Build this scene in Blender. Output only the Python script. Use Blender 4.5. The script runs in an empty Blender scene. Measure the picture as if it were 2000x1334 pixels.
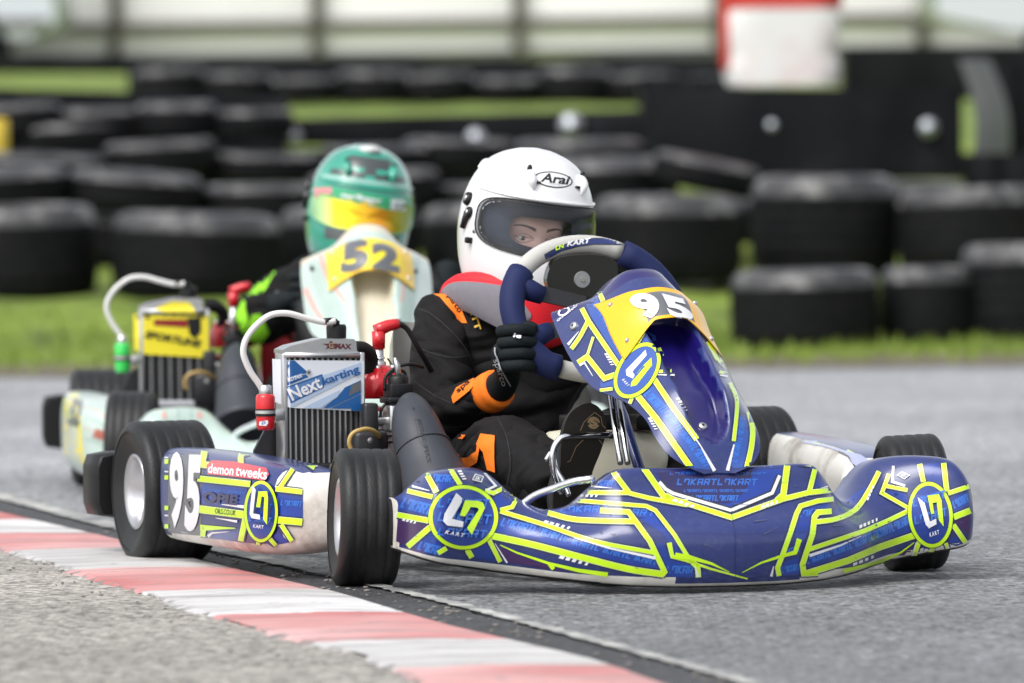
import bpy, bmesh, math, random
from math import sin, cos, pi, radians as R, sqrt, atan2
from mathutils import Vector as V, Matrix
from mathutils.bvhtree import BVHTree
from mathutils.geometry import tessellate_polygon
random.seed(7)
S = bpy.context.scene
# ---------------------------------------------------------------- camera
CAM_H, F_PX, PITCH, ROLL = 0.85, 15600.0, math.atan(421/15600), 0.0119
cr0 = V((cos(ROLL), 0, -sin(ROLL))); cu0 = V((sin(ROLL), 0, cos(ROLL))); cf0 = V((0, 1, 0))
CF = (cf0*cos(PITCH) - cu0*sin(PITCH)).normalized()
CU = (cu0*cos(PITCH) + cf0*sin(PITCH)).normalized()
CR = cr0
CO = V((0, 0, CAM_H))
cam_data = bpy.data.cameras.new("camera"); cam = bpy.data.objects.new("camera", cam_data)
S.collection.objects.link(cam); S.camera = cam
cam.matrix_world = Matrix(((CR.x, CU.x, -CF.x, CO.x), (CR.y, CU.y, -CF.y, CO.y), (CR.z, CU.z, -CF.z, CO.z), (0, 0, 0, 1)))
cam_data.sensor_width = 36; cam_data.lens = 36*F_PX/2000; cam_data.clip_end = 500; cam_data.clip_start = 0.5
cam_data.dof.use_dof = True; cam_data.dof.focus_distance = 14.95; cam_data.dof.aperture_fstop = 4.8
# ---------------------------------------------------------------- light
SUN_EL, SUN_AZ = R(55), R(200)
w = bpy.data.worlds.new("World"); S.world = w; w.use_nodes = True
nt = w.node_tree; nt.nodes.clear()
o_ = nt.nodes.new("ShaderNodeOutputWorld"); b_ = nt.nodes.new("ShaderNodeBackground"); sk = nt.nodes.new("ShaderNodeTexSky")
hs = nt.nodes.new("ShaderNodeHueSaturation")
sk.sky_type = 'NISHITA'; sk.sun_disc = False; sk.sun_elevation = SUN_EL; sk.sun_rotation = SUN_AZ
sk.air_density = 1.0; sk.dust_density = 3.0
hs.inputs['Saturation'].default_value = 0.22
nt.links.new(sk.outputs[0], hs.inputs['Color']); nt.links.new(hs.outputs[0], b_.inputs[0]); nt.links.new(b_.outputs[0], o_.inputs[0])
b_.inputs[1].default_value = 0.15
sd = bpy.data.lights.new("sun", 'SUN'); sd.energy = 1.3; sd.angle = R(40); sd.color = (1, .98, .95)
sun = bpy.data.objects.new("sun", sd); S.collection.objects.link(sun)
sdir = V((-0.35*cos(SUN_EL)*2, -0.75*cos(SUN_EL), sin(SUN_EL))).normalized()   # towards the sun: high, behind the camera
sk.sun_rotation = atan2(sdir.x, sdir.y); sk.sun_elevation = math.asin(sdir.z)
sun.rotation_euler = sdir.to_track_quat('Z', 'Y').to_euler()
S.view_settings.view_transform = 'Standard'; S.view_settings.look = 'None'; S.view_settings.gamma = 1
S.view_settings.exposure = 0.6
S.cycles.use_denoising = True
S.cycles.max_bounces = 7; S.cycles.transparent_max_bounces = 12

# ---------------------------------------------------------------- helpers
def ray(px, py):
    return (CF*F_PX + CR*(px-1000) - CU*(py-667)).normalized()
def at(px, py, Y):
    d = ray(px, py); return CO + d*(Y/d.y)
def ground(px, py, z=0.0):
    d = ray(px, py); return CO + d*((z-CAM_H)/d.z)
def proj(p):
    q = p-CO; z = q.dot(CF); return (1000+F_PX*q.dot(CR)/z, 667-F_PX*q.dot(CU)/z)
def cat(pts, n, closed=False):
    pts = [V(p) for p in pts]; out = []; N = len(pts)
    segs = N if closed else N-1
    for i in range(segs):
        if closed: p0, p1, p2, p3 = pts[(i-1) % N], pts[i], pts[(i+1) % N], pts[(i+2) % N]
        else:
            p1, p2 = pts[i], pts[i+1]
            p0 = pts[i-1] if i else p1*2-p2
            p3 = pts[i+2] if i+2 < N else p2*2-p1
        for k in range(n):
            t = k/n
            out.append(0.5*((2*p1)+(p2-p0)*t+(2*p0-5*p1+4*p2-p3)*t*t+(3*p1-p0-3*p2+p3)*t**3))
    if not closed: out.append(pts[-1])
    return out
def lerp_tab(tab, x):
    if x <= tab[0][0]: return tab[0][1:]
    for a, b in zip(tab, tab[1:]):
        if x <= b[0]:
            t = (x-a[0])/(b[0]-a[0]); return tuple(p+(q-p)*t for p, q in zip(a[1:], b[1:]))
    return tab[-1][1:]

MATS = {}
def mat(name, col, rough=.5, metal=0., coat=0., noise=0., nscale=20., bump=0., bscale=200., trans=0., spec=.5, dirt=None, dirt_amt=0., dirt_scale=9., alpha=1., sheen=0., emit=None):
    if name in MATS: return MATS[name]
    m = bpy.data.materials.new(name); m.use_nodes = True; n = m.node_tree.nodes; l = m.node_tree.links
    p = n['Principled BSDF']; p.inputs['Roughness'].default_value = rough; p.inputs['Metallic'].default_value = metal
    p.inputs['Coat Weight'].default_value = coat; p.inputs['Coat Roughness'].default_value = .16
    p.inputs['Specular IOR Level'].default_value = spec; p.inputs['Transmission Weight'].default_value = trans
    p.inputs['Alpha'].default_value = alpha; p.inputs['Sheen Weight'].default_value = sheen
    c = (*col, 1); p.inputs['Base Color'].default_value = c
    tc = n.new('ShaderNodeTexCoord')
    src = None
    if noise:
        nz = n.new('ShaderNodeTexNoise'); nz.inputs['Scale'].default_value = nscale; nz.inputs['Detail'].default_value = 5
        l.new(tc.outputs['Object'], nz.inputs['Vector'])
        mx = n.new('ShaderNodeMix'); mx.data_type = 'RGBA'
        mx.inputs['A'].default_value = tuple(x*(1-noise) for x in col)+(1,); mx.inputs['B'].default_value = tuple(min(1, x*(1+noise)) for x in col)+(1,)
        l.new(nz.outputs['Fac'], mx.inputs['Factor']); src = mx.outputs['Result']
    if dirt:
        nz = n.new('ShaderNodeTexNoise'); nz.inputs['Scale'].default_value = dirt_scale; nz.inputs['Detail'].default_value = 8; nz.inputs['Roughness'].default_value = .65
        l.new(tc.outputs['Object'], nz.inputs['Vector'])
        rp = n.new('ShaderNodeMapRange'); rp.inputs['From Min'].default_value = .5; rp.inputs['From Max'].default_value = .75; rp.inputs['To Max'].default_value = dirt_amt
        l.new(nz.outputs['Fac'], rp.inputs['Value'])
        mx = n.new('ShaderNodeMix'); mx.data_type = 'RGBA'; mx.inputs['A'].default_value = c; mx.inputs['B'].default_value = (*dirt, 1)
        if src: l.new(src, mx.inputs['A'])
        l.new(rp.outputs['Result'], mx.inputs['Factor']); src = mx.outputs['Result']
    if src: l.new(src, p.inputs['Base Color'])
    if bump:
        nb = n.new('ShaderNodeTexNoise'); nb.inputs['Scale'].default_value = bscale; nb.inputs['Detail'].default_value = 6
        l.new(tc.outputs['Object'], nb.inputs['Vector'])
        bp = n.new('ShaderNodeBump'); bp.inputs['Strength'].default_value = bump; bp.inputs['Distance'].default_value = .004
        l.new(nb.outputs['Fac'], bp.inputs['Height']); l.new(bp.outputs['Normal'], p.inputs['Normal'])
    if emit: p.inputs['Emission Color'].default_value = (*emit, 1)
    MATS[name] = m; return m

class MB:
    """collects geometry; build() links it as ONE mesh object"""
    def __init__(s): s.v, s.f, s.m, s.mats, s.flat = [], [], [], [], []
    def mi(s, m):
        if m not in s.mats: s.mats.append(m)
        return s.mats.index(m)
    def add(s, verts, faces, m, flat=False):
        o = len(s.v); s.v += [V(x) for x in verts]; k = s.mi(m)
        for f in faces: s.f.append([o+i for i in f]); s.m.append(k); s.flat.append(flat)
        return s
    def grid(s, rows, m, cu=False, cv=False, mf=None, flip=False):
        """rows: list of rows of points"""
        a, b = len(rows), len(rows[0]); o = len(s.v)
        for r in rows: s.v += [V(p) for p in r]
        for i in range(a if cv else a-1):
            for j in range(b if cu else b-1):
                q = [o+i*b+j, o+i*b+(j+1) % b, o+((i+1) % a)*b+(j+1) % b, o+((i+1) % a)*b+j]
                if flip: q.reverse()
                s.f.append(q); s.m.append(s.mi(mf(i, j) if mf else m)); s.flat.append(False)
        return s
    def box(s, c, size, m, rot=None, bevel=0.0, seg=2):
        bm = bmesh.new(); bmesh.ops.create_cube(bm, size=1)
        for v in bm.verts: v.co = V((v.co.x*size[0], v.co.y*size[1], v.co.z*size[2]))
        if bevel: bmesh.ops.bevel(bm, geom=bm.edges[:], offset=bevel, segments=seg, affect='EDGES', profile=.5)
        M = Matrix.Translation(c) @ (rot.to_4x4() if rot else Matrix())
        s.bm(bm, m, M, flat=not bevel); return s
    def bm(s, bm, m, M=Matrix(), flat=False):
        bm.verts.index_update()
        s.add([M @ v.co for v in bm.verts], [[v.index for v in f.verts] for f in bm.faces], m, flat); bm.free(); return s
    def tube(s, pts, r, m, n=12, caps=True, closed=False, sub=0):
        pts = [V(p) for p in pts]
        rs = list(r) if isinstance(r, (list, tuple)) else [r]*len(pts)
        if sub:
            rr = cat([V((x, 0, 0)) for x in rs], sub, closed); pts = cat(pts, sub, closed); rs = [x.x for x in rr]
        N = len(pts); rows = []; up = None
        for i in range(N):
            if closed: t = pts[(i+1) % N]-pts[i-1]
            else: t = pts[min(i+1, N-1)]-pts[max(i-1, 0)]
            t.normalize()
            if up is None: up = t.orthogonal().normalized()
            up = (up - t*up.dot(t)).normalized(); sd_ = t.cross(up)
            rows.append([pts[i]+(up*cos(2*pi*k/n)+sd_*sin(2*pi*k/n))*rs[i] for k in range(n)])
        o = len(s.v); s.grid(rows, m, cu=True, cv=closed)
        if caps and not closed:
            s.f.append([o+k for k in range(n)][::-1]); s.m.append(s.mi(m)); s.flat.append(True)
            s.f.append([o+(N-1)*n+k for k in range(n)]); s.m.append(s.mi(m)); s.flat.append(True)
        return s
    def lathe(s, prof, m, axis='z', c=(0, 0, 0), n=48, M=None, mf=None, cv=False):
        """prof: (radius, height) pairs"""
        rows = []
        c = V(c)
        for r, h in prof:
            row = []
            for k in range(n):
                a = 2*pi*k/n
                p = V((r*cos(a), r*sin(a), h))
                if axis == 'x': p = V((h, r*cos(a), r*sin(a)))
                if axis == 'y': p = V((r*sin(a), h, r*cos(a)))
                if M: p = M @ p
                row.append(c+p)
            rows.append(row)
        return s.grid(rows, m, cu=True, cv=cv, mf=mf)
    def slab(s, pts, thick, m, mside=None):
        """closed polygon extruded by the vector thick"""
        n = len(pts); thick = V(thick); pts = [V(p) for p in pts]
        s.add(pts, [list(range(n))], m, True); s.add([p+thick for p in pts], [list(range(n))[::-1]], m, True)
        s.add(pts+[p+thick for p in pts], [[i, (i+1) % n, n+(i+1) % n, n+i][::-1] for i in range(n)], mside or m, True)
        return s
    def ell(s, c, r, m, M=None, n=20):
        bm = bmesh.new(); bmesh.ops.create_uvsphere(bm, u_segments=n, v_segments=n//2+2, radius=1)
        T = Matrix.Translation(c) @ (M.to_4x4() if M else Matrix()) @ Matrix.Diagonal((r[0], r[1], r[2], 1))
        return s.bm(bm, m, T)
    def mesh(s, name):
        me = bpy.data.meshes.new(name); me.from_pydata([tuple(v) for v in s.v], [], s.f)
        for m in s.mats: me.materials.append(m)
        me.polygons.foreach_set('material_index', s.m)
        me.polygons.foreach_set('use_smooth', [not x for x in s.flat]); me.update(); return me
    def build(s, name, parent=None, label=None, recalc=False, solid=0, sharp=None):
        me = s.mesh(name)
        if recalc:
            b = bmesh.new(); b.from_mesh(me); bmesh.ops.recalc_face_normals(b, faces=b.faces[:]); b.to_mesh(me); b.free()
        if sharp: me.set_sharp_from_angle(angle=R(sharp))
        o = bpy.data.objects.new(name, me); S.collection.objects.link(o)
        if parent: o.parent = parent
        if label: o['label'] = label
        return o
def tag(o, label=None, cat_=None, group=None, kind=None):
    if label: o['label'] = label
    if cat_: o['category'] = cat_
    if group: o['group'] = group
    if kind: o['kind'] = kind
    return o
def empty(name, loc, rz=0, **k):
    o = bpy.data.objects.new(name, None); S.collection.objects.link(o); o.location = loc; o.rotation_euler = (0, 0, rz)
    o.empty_display_size = .1
    return tag(o, **k)
def bake(o):
    """apply modifiers"""
    dg = bpy.context.evaluated_depsgraph_get(); dg.update()
    me = bpy.data.meshes.new_from_object(o.evaluated_get(dg)); old = o.data
    o.modifiers.clear(); o.data = me; return o
def skin(name, joints, edges, m, parent=None, sub=2, root=0, smooth=True):
    """joints: (point, rx, ry)"""
    me = bpy.data.meshes.new(name); me.from_pydata([tuple(j[0]) for j in joints], edges, [])
    o = bpy.data.objects.new(name, me); S.collection.objects.link(o)
    o.modifiers.new('s', 'SKIN').use_smooth_shade = True
    sv = me.skin_vertices[0].data
    for i, j in enumerate(joints):
        sv[i].radius = (j[1], j[2] if len(j) > 2 else j[1]); sv[i].use_root = (i == root)
    ss = o.modifiers.new('u', 'SUBSURF'); ss.levels = sub; ss.render_levels = sub
    bake(o); o.data.materials.clear(); o.data.materials.append(m)
    o.data.polygons.foreach_set('use_smooth', [True]*len(o.data.polygons))
    if parent: o.parent = parent
    return o

# ---- paint and stickers: flat outlines laid on a part's own surface as thin vinyl
class Vinyl:
    def __init__(s, obj, root, grid=9, lift=.0006):
        s.o = obj; s.root = root; s.g = min(grid, 7); s.l = .00024*(lift/.0005); s.n = 0; s.lv = None; s.gap = .05
        dg = bpy.context.evaluated_depsgraph_get(); dg.update()
        s.Mi = root.matrix_world.inverted(); s.R3 = s.Mi.to_3x3()
        s.bvh = BVHTree.FromPolygons([v.co.copy() for v in obj.data.vertices], [tuple(p.vertices) for p in obj.data.polygons])
        s.mb = MB(); s.sc = (0, 0, 1)
    def crop(s, ox, oy, k): s.sc = (ox, oy, k); return s
    def seq(s, a): s.lv = a; return s      # later pieces lie on top of one another
    def T(s, p): return (s.sc[0]+p[0]/s.sc[2], s.sc[1]+p[1]/s.sc[2])
    def flat(s, bm, m, lift=None, ok=None):
        if s.lv is not None: s.lv += .8; lift = s.lv
        h = s.l*(lift if lift is not None else 6.6)
        xs = [v.co.x for v in bm.verts]; ys = [v.co.y for v in bm.verts]
        if not xs: return
        for ax, (lo, hi) in ((0, (min(xs), max(xs))), (1, (min(ys), max(ys)))):
            k = math.ceil(lo/s.g)
            while k*s.g < hi:
                co = [0, 0, 0]; co[ax] = k*s.g; no = [0, 0, 0]; no[ax] = 1
                bmesh.ops.bisect_plane(bm, geom=bm.verts[:]+bm.edges[:]+bm.faces[:], plane_co=co, plane_no=no, dist=1e-4); k += 1
        o = s.Mi @ CO; hit = {}
        bm.verts.index_update(); vs = []
        for v in bm.verts:
            d = (s.R3 @ ray(v.co.x, v.co.y)).normalized()
            loc, no, _, dist = s.bvh.ray_cast(o, d)
            if loc is None: continue
            if no.dot(d) > 0: no = -no
            if -no.dot(d) < (.06 if s.gap < .1 else .01): continue
            hit[v.index] = (len(vs), dist); vs.append(loc-d*h+no*h*.3)
        fs = []
        for f in bm.faces:
            ii = [v.index for v in f.verts]
            if all(i in hit for i in ii):
                ds = [hit[i][1] for i in ii]
                if max(ds)-min(ds) < s.gap: fs.append([hit[i][0] for i in ii])
        bm.free(); s.mb.add(vs, fs, m)
    def poly(s, pts, m, raw=False, **k):
        bm = bmesh.new(); vs = [bm.verts.new((*(p if raw else s.T(p)), 0)) for p in pts]
        for t in tessellate_polygon([[v.co for v in vs]]):
            try: bm.faces.new([vs[i] for i in t])
            except ValueError: pass
        s.flat(bm, m, **k)
    def stroke(s, pts, wd, m, closed=False, taper=None, raw=False, curve=0, **k):
        P = [V((*(p if raw else s.T(p)), 0)) for p in pts]; kk = 1 if raw else s.sc[2]
        if curve: P = cat(P, curve, closed)
        N = len(P); L, Rr = [], []
        for i in range(N):
            a = (P[i]-P[i-1]) if (i or closed) else None; b = (P[(i+1) % N]-P[i]) if (i < N-1 or closed) else None
            a = (a or b).normalized(); b = (b or a).normalized(); t = (a+b)
            if t.length < .2: t = a
            t.normalize(); nrm = V((-t.y, t.x, 0)); c = max(.45, abs(nrm.dot(V((-a.y, a.x, 0)))))
            ww = wd/kk/2/c
            if taper: u = i/(N-1); ww *= taper[0]+(taper[1]-taper[0])*u
            L.append(P[i]+nrm*ww); Rr.append(P[i]-nrm*ww)
        bm = bmesh.new(); a = [bm.verts.new(p) for p in L]; b = [bm.verts.new(p) for p in Rr]
        for i in range(N if closed else N-1):
            j = (i+1) % N
            try: bm.faces.new((a[i], a[j], b[j], b[i]))
            except ValueError: pass
        s.flat(bm, m, **k)
    def line(s, pts, wd, m, edge=None, **k):
        """stroke with thin white and dark borders"""
        if edge:
            s.stroke(pts, wd+6.2*s.sc[2], edge[0], lift=3.6, **k)
            s.stroke(pts, wd+1.5*s.sc[2], edge[1], lift=4.6, **k)
        s.stroke(pts, wd, m, lift=5.6, **k)
    def ellipse(s, c, rx, ry, m, rot=0, ring=0, **k):
        pts = [(c[0]+rx*cos(a)*cos(rot)-ry*sin(a)*sin(rot), c[1]+rx*cos(a)*sin(rot)+ry*sin(a)*cos(rot)) for a in [2*pi*i/48 for i in range(48)]]
        if ring: s.stroke(pts, ring, m, closed=True, **k)
        else: s.poly(pts, m, **k)
    def text(s, body, bl, br, tl, m, bold=.02, shear=0., raw=False, fit=True, **k):
        vs, fs = text_mesh(body, bold, shear)
        if not vs: return
        us = [vs[i] for f in fs for i in f]
        x0 = min(v[0] for v in us); x1 = max(v[0] for v in us); y0 = min(v[1] for v in us); y1 = max(v[1] for v in us)
        if not raw: bl, br, tl = s.T(bl), s.T(br), s.T(tl)
        bm = bmesh.new(); bv = []
        for x, y in vs:
            u = (x-x0)/(x1-x0); t = (y-y0)/(y1-y0)
            bv.append(bm.verts.new((bl[0]+(br[0]-bl[0])*u+(tl[0]-bl[0])*t, bl[1]+(br[1]-bl[1])*u+(tl[1]-bl[1])*t, 0)))
        for f in fs:
            try: bm.faces.new([bv[i] for i in f])
            except ValueError: pass
        s.flat(bm, m, **k)
    def done(s):
        """join the vinyl to its part's mesh"""
        me = s.o.data; b = bmesh.new(); b.from_mesh(me)
        base = len(me.materials)
        for m in s.mb.mats: me.materials.append(m)
        vs = [b.verts.new(v) for v in s.mb.v]
        for f, mi in zip(s.mb.f, s.mb.m):
            try:
                q = b.faces.new([vs[i] for i in f]); q.material_index = base+mi; q.smooth = True
            except ValueError: pass
        b.to_mesh(me); b.free(); me.update()
_tm = {}
def text_mesh(body, bold=.02, shear=0.):
    key = (body, bold, shear)
    if key in _tm: return _tm[key]
    c = bpy.data.curves.new('t', 'FONT'); c.body = body; c.offset = bold; c.shear = shear; c.resolution_u = 4
    o = bpy.data.objects.new('t', c); S.collection.objects.link(o)
    dg = bpy.context.evaluated_depsgraph_get(); dg.update()
    me = o.evaluated_get(dg).to_mesh()
    r = ([(v.co.x, v.co.y) for v in me.vertices], [tuple(p.vertices) for p in me.polygons])
    o.to_mesh_clear(); bpy.data.objects.remove(o); bpy.data.curves.remove(c)
    _tm[key] = r; return r
from mathutils import noise
# ================================================================ setting: track, kerb, banks, sky-side things
def nodes(m): return m.node_tree.nodes, m.node_tree.links
def asphalt(name, base, lo, hi, fine=260., wear=None):
    m = mat(name, base, rough=.58, spec=.5); n, l = nodes(m); p = n['Principled BSDF']
    tc = n.new('ShaderNodeTexCoord')
    v = n.new('ShaderNodeTexVoronoi'); v.inputs['Scale'].default_value = fine; l.new(tc.outputs['Object'], v.inputs['Vector'])
    nz = n.new('ShaderNodeTexNoise'); nz.inputs['Scale'].default_value = fine*.7; nz.inputs['Detail'].default_value = 8; nz.inputs['Roughness'].default_value = .75
    l.new(tc.outputs['Object'], nz.inputs['Vector'])
    big = n.new('ShaderNodeTexNoise'); big.inputs['Scale'].default_value = .9; big.inputs['Detail'].default_value = 4; l.new(tc.outputs['Object'], big.inputs['Vector'])
    cr = n.new('ShaderNodeValToRGB'); cr.color_ramp.elements[0].position = .32; cr.color_ramp.elements[1].position = .68
    cr.color_ramp.elements[0].color = (*lo, 1); cr.color_ramp.elements[1].color = (*hi, 1)
    l.new(nz.outputs['Fac'], cr.inputs['Fac'])
    mx = n.new('ShaderNodeMix'); mx.data_type = 'RGBA'; mx.blend_type = 'MULTIPLY'; mx.inputs['Factor'].default_value = .8
    hs_ = n.new('ShaderNodeSeparateColor'); l.new(v.outputs['Color'], hs_.inputs[0])
    st_ = n.new('ShaderNodeMapRange'); st_.inputs['To Min'].default_value = .3; st_.inputs['To Max'].default_value = 1.5; l.new(hs_.outputs[0], st_.inputs['Value'])
    m0 = n.new('ShaderNodeMix'); m0.data_type = 'RGBA'; m0.blend_type = 'MULTIPLY'; m0.inputs['Factor'].default_value = 1
    l.new(cr.outputs['Color'], m0.inputs['A']); l.new(st_.outputs['Result'], m0.inputs['B']); l.new(m0.outputs['Result'], mx.inputs['A'])
    mr = n.new('ShaderNodeMapRange'); mr.inputs['To Min'].default_value = .75; mr.inputs['To Max'].default_value = 1.25
    mr.inputs['From Min'].default_value = .3; mr.inputs['From Max'].default_value = .7
    l.new(big.outputs['Fac'], mr.inputs['Value']); l.new(mr.outputs['Result'], mx.inputs['B'])
    l.new(mx.outputs['Result'], p.inputs['Base Color'])
    bp = n.new('ShaderNodeBump'); bp.inputs['Strength'].default_value = .9; bp.inputs['Distance'].default_value = .006
    ad = n.new('ShaderNodeMath'); ad.operation = 'ADD'; l.new(v.outputs['Distance'], ad.inputs[0]); l.new(nz.outputs['Fac'], ad.inputs[1])
    l.new(ad.outputs[0], bp.inputs['Height']); l.new(bp.outputs['Normal'], p.inputs['Normal'])
    return m
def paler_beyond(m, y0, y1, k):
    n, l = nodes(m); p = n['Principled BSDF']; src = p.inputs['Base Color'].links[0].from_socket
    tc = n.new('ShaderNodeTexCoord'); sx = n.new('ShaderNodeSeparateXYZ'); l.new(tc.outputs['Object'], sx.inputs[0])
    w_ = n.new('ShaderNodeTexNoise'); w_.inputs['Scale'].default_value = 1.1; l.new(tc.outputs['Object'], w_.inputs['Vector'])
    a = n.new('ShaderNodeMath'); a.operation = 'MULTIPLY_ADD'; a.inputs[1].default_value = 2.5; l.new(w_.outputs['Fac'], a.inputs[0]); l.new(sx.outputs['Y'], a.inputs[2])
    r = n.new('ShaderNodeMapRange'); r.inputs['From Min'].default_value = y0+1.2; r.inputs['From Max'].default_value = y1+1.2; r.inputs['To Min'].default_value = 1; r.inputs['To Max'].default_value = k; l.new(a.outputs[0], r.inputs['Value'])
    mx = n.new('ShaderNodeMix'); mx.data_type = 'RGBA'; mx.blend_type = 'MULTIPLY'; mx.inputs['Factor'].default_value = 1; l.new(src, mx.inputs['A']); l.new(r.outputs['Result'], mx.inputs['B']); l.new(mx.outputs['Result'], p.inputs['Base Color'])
m_track = asphalt('track_asphalt', (.2,.2,.2), (.035, .037, .042), (.385, .39, .405), fine=80)
paler_beyond(m_track, 15.5, 21, 1.7)   # track colour grows paler towards its far side
m_apron = asphalt('apron_concrete', (.3,.3,.3), (.15, .138, .122), (.60, .56, .505), fine=75)
m_groove = asphalt('groove_tar', (.03,.03,.03), (.012, .012, .014), (.11, .11, .12), fine=120)
m_line = mat('worn_line_paint', (.55, .55, .52), rough=.7, noise=.3, nscale=20, dirt=(.16, .16, .165), dirt_amt=1.0, dirt_scale=7, bump=.5, bscale=160)
m_line.node_tree.nodes['Map Range'].inputs['From Min'].default_value = .36; m_line.node_tree.nodes['Map Range'].inputs['From Max'].default_value = .62
def grass_mat():
    m = mat('grass_green', (.12, .2, .03), rough=.8, noise=.0); n, l = nodes(m); p = n['Principled BSDF']
    tc = n.new('ShaderNodeTexCoord'); a = n.new('ShaderNodeTexNoise'); a.inputs['Scale'].default_value = 3.2; a.inputs['Detail'].default_value = 8; a.inputs['Roughness'].default_value = .7
    l.new(tc.outputs['Object'], a.inputs['Vector']); r = n.new('ShaderNodeValToRGB')
    e = r.color_ramp.elements; e[0].position = .3; e[0].color = (.05, .075, .014, 1); e[1].position = .62; e[1].color = (.20, .28, .035, 1)
    x = e.new(.75); x.color = (.22, .20, .05, 1)
    l.new(a.outputs['Fac'], r.inputs['Fac']); l.new(r.outputs['Color'], p.inputs['Base Color']); return m
m_grass = grass_mat()

# ground sheet out to the horizon (grass and earth), just under the track
g = MB(); g.add([(-90, -5, -.012), (90, -5, -.012), (90, 220, -.012), (-90, 220, -.012)], [[0, 1, 2, 3]], m_grass)
g.build('ground'); bpy.data.objects['ground']['kind'] = 'structure'
# track tarmac, its far edge slightly skewed and uneven
tr = MB(); far = []
for i in range(41):
    x = -10+i*.5; far.append((x, 27.75+.012*x+.05*sin(x*2.3)+.03*sin(x*5.1), 0))
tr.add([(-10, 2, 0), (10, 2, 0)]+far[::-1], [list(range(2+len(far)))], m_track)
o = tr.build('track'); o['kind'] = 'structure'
# rising grass bank behind the track
prof = [(27.6, .004), (28.0, .03), (28.5, .05), (29.2, .12), (29.9, .21), (31, .27), (33, .42), (36, .80), (38, .93), (42, 1.0), (47, 1.18), (50, 1.27), (75, 1.35), (76, -.2)]
def bank_z(x, Y):
    t = max(0, min(1, (x-.35)/.5)); return lerp_tab(prof, Y-.75*t*t*(3-2*t) if Y > 28 else Y)[0]
prof = [(27.6, .004), (28.0, .03), (28.6, .045)]+prof[3:]
prof = [prof[0], prof[1], prof[2]]+[(28.2+.1*i, 0) for i in []]+prof[3:]
rows = []
for Y in [27.6, 28, 28.3, 28.6, 28.9, 29.2, 29.5, 29.9, 30.2, 30.6, 31, 32, 33, 34.5, 36, 38, 42, 47, 50, 75, 76]:
    rows.append([(x, Y+(.012*x+.06*sin(x*2.3)+.03*sin(x*5.1) if Y < 29 else 0), bank_z(x, Y)+(random.uniform(-.012, .012) if 28 < Y < 60 else 0)) for x in [-16+.25*i for i in range(129)]])
gb = MB(); gb.grid(rows, m_grass); o = gb.build('grass_bank'); o['kind'] = 'structure'
vg = MB(); a_ = [(x, 27.55+.012*x+.05*sin(x*2.3)+.03*sin(x*5.1)+.04*sin(x*13), .0045) for x in [-10+.25*i for i in range(81)]]; b_3 = [(p[0], p[1]+.42+.05*sin(p[0]*7), .034) for p in a_]
vg.grid([a_, b_3], mat('earth_edge', (.13, .11, .075), rough=.9, noise=.5, nscale=6)); o = vg.build('verge'); o['kind'] = 'structure'
# tufts of grass along the bank's edge, uncountable
def grass_tufts():
    b = MB(); 
    m1 = mat('grass_blade', (.19, .265, .033), rough=.7, noise=.35, nscale=2.5)
    for i in range(5200):
        x = random.uniform(-2.6, 2.6); Y = random.uniform(27.72, 29.6)
        z = bank_z(x, Y); h = random.uniform(.025, .06); a = random.uniform(0, pi); dx, dy = .008*cos(a), .008*sin(a)
        lx, ly = random.uniform(-.03, .03), random.uniform(-.03, .03)
        b.add([(x-dx, Y-dy, z-.005), (x+dx, Y+dy, z-.005), (x+lx, Y+ly, z+h)], [[0, 1, 2]], m1)
    o = b.build('grass'); tag(o, 'short green grass along the track edge and bank', kind='stuff')
grass_tufts()

# kerb: painted concrete slab following the inside of the bend
KR = [(-260, 925), (0, 990), (230, 1047), (440, 1100), (640, 1146), (700, 1160), (890, 1216), (1100, 1266), (1200, 1290), (1345, 1340), (1560, 1420)]
KL = [(-560, 1000), (-120, 1056), (40, 1088), (200, 1141), (330, 1182), (440, 1218), (560, 1250), (700, 1286), (790, 1336), (860, 1370), (960, 1440)]
def edge_z(l, z): return [ground(x, y, z) for x, y in l]
def resample(pts, n):
    c = cat(pts, 40); L = [0]
    for a, b in zip(c, c[1:]): L.append(L[-1]+(b-a).length)
    out = []
    for i in range(n):
        t = L[-1]*i/(n-1); k = max(j for j in range(len(L)) if L[j] <= t+1e-9); k = min(k, len(c)-2)
        u = (t-L[k])/(L[k+1]-L[k]); out.append(c[k].lerp(c[k+1], u))
    return out
def by_depth(pts, Y):
    for a, b in zip(pts, pts[1:]):
        if (a.y-Y)*(b.y-Y) <= 0: t = (Y-a.y)/(b.y-a.y+1e-9); return a.lerp(b, t)
    return pts[0] if abs(pts[0].y-Y) < abs(pts[-1].y-Y) else pts[-1]
kr = cat(edge_z(KR, .008), 12); kl = cat(edge_z(KL, .008), 12)
m_kw = mat('kerb_paint', (.8, .8, .8), rough=.6); n, l = nodes(m_kw); p = n['Principled BSDF']
tc = n.new('ShaderNodeTexCoord'); sx = n.new('ShaderNodeSeparateXYZ')
uvn = n.new('ShaderNodeUVMap'); l.new(uvn.outputs['UV'], sx.inputs[0])
dn = n.new('ShaderNodeTexNoise'); dn.inputs['Scale'].default_value = 9; dn.inputs['Detail'].default_value = 6; l.new(tc.outputs['Object'], dn.inputs['Vector'])
def mth(op, a, b=None, c=None):
    q = n.new('ShaderNodeMath'); q.operation = op
    for i, x in enumerate((a, b, c)):
        if x is None: continue
        if isinstance(x, (int, float)): q.inputs[i].default_value = x
        else: l.new(x, q.inputs[i])
    return q.outputs[0]
wob = mth('MULTIPLY_ADD', dn.outputs['Fac'], .09, mth('ADD', sx.outputs['Y'], -.045))
fr = mth('FRACT', wob); isr = mth('GREATER_THAN', fr, .5)
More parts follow.
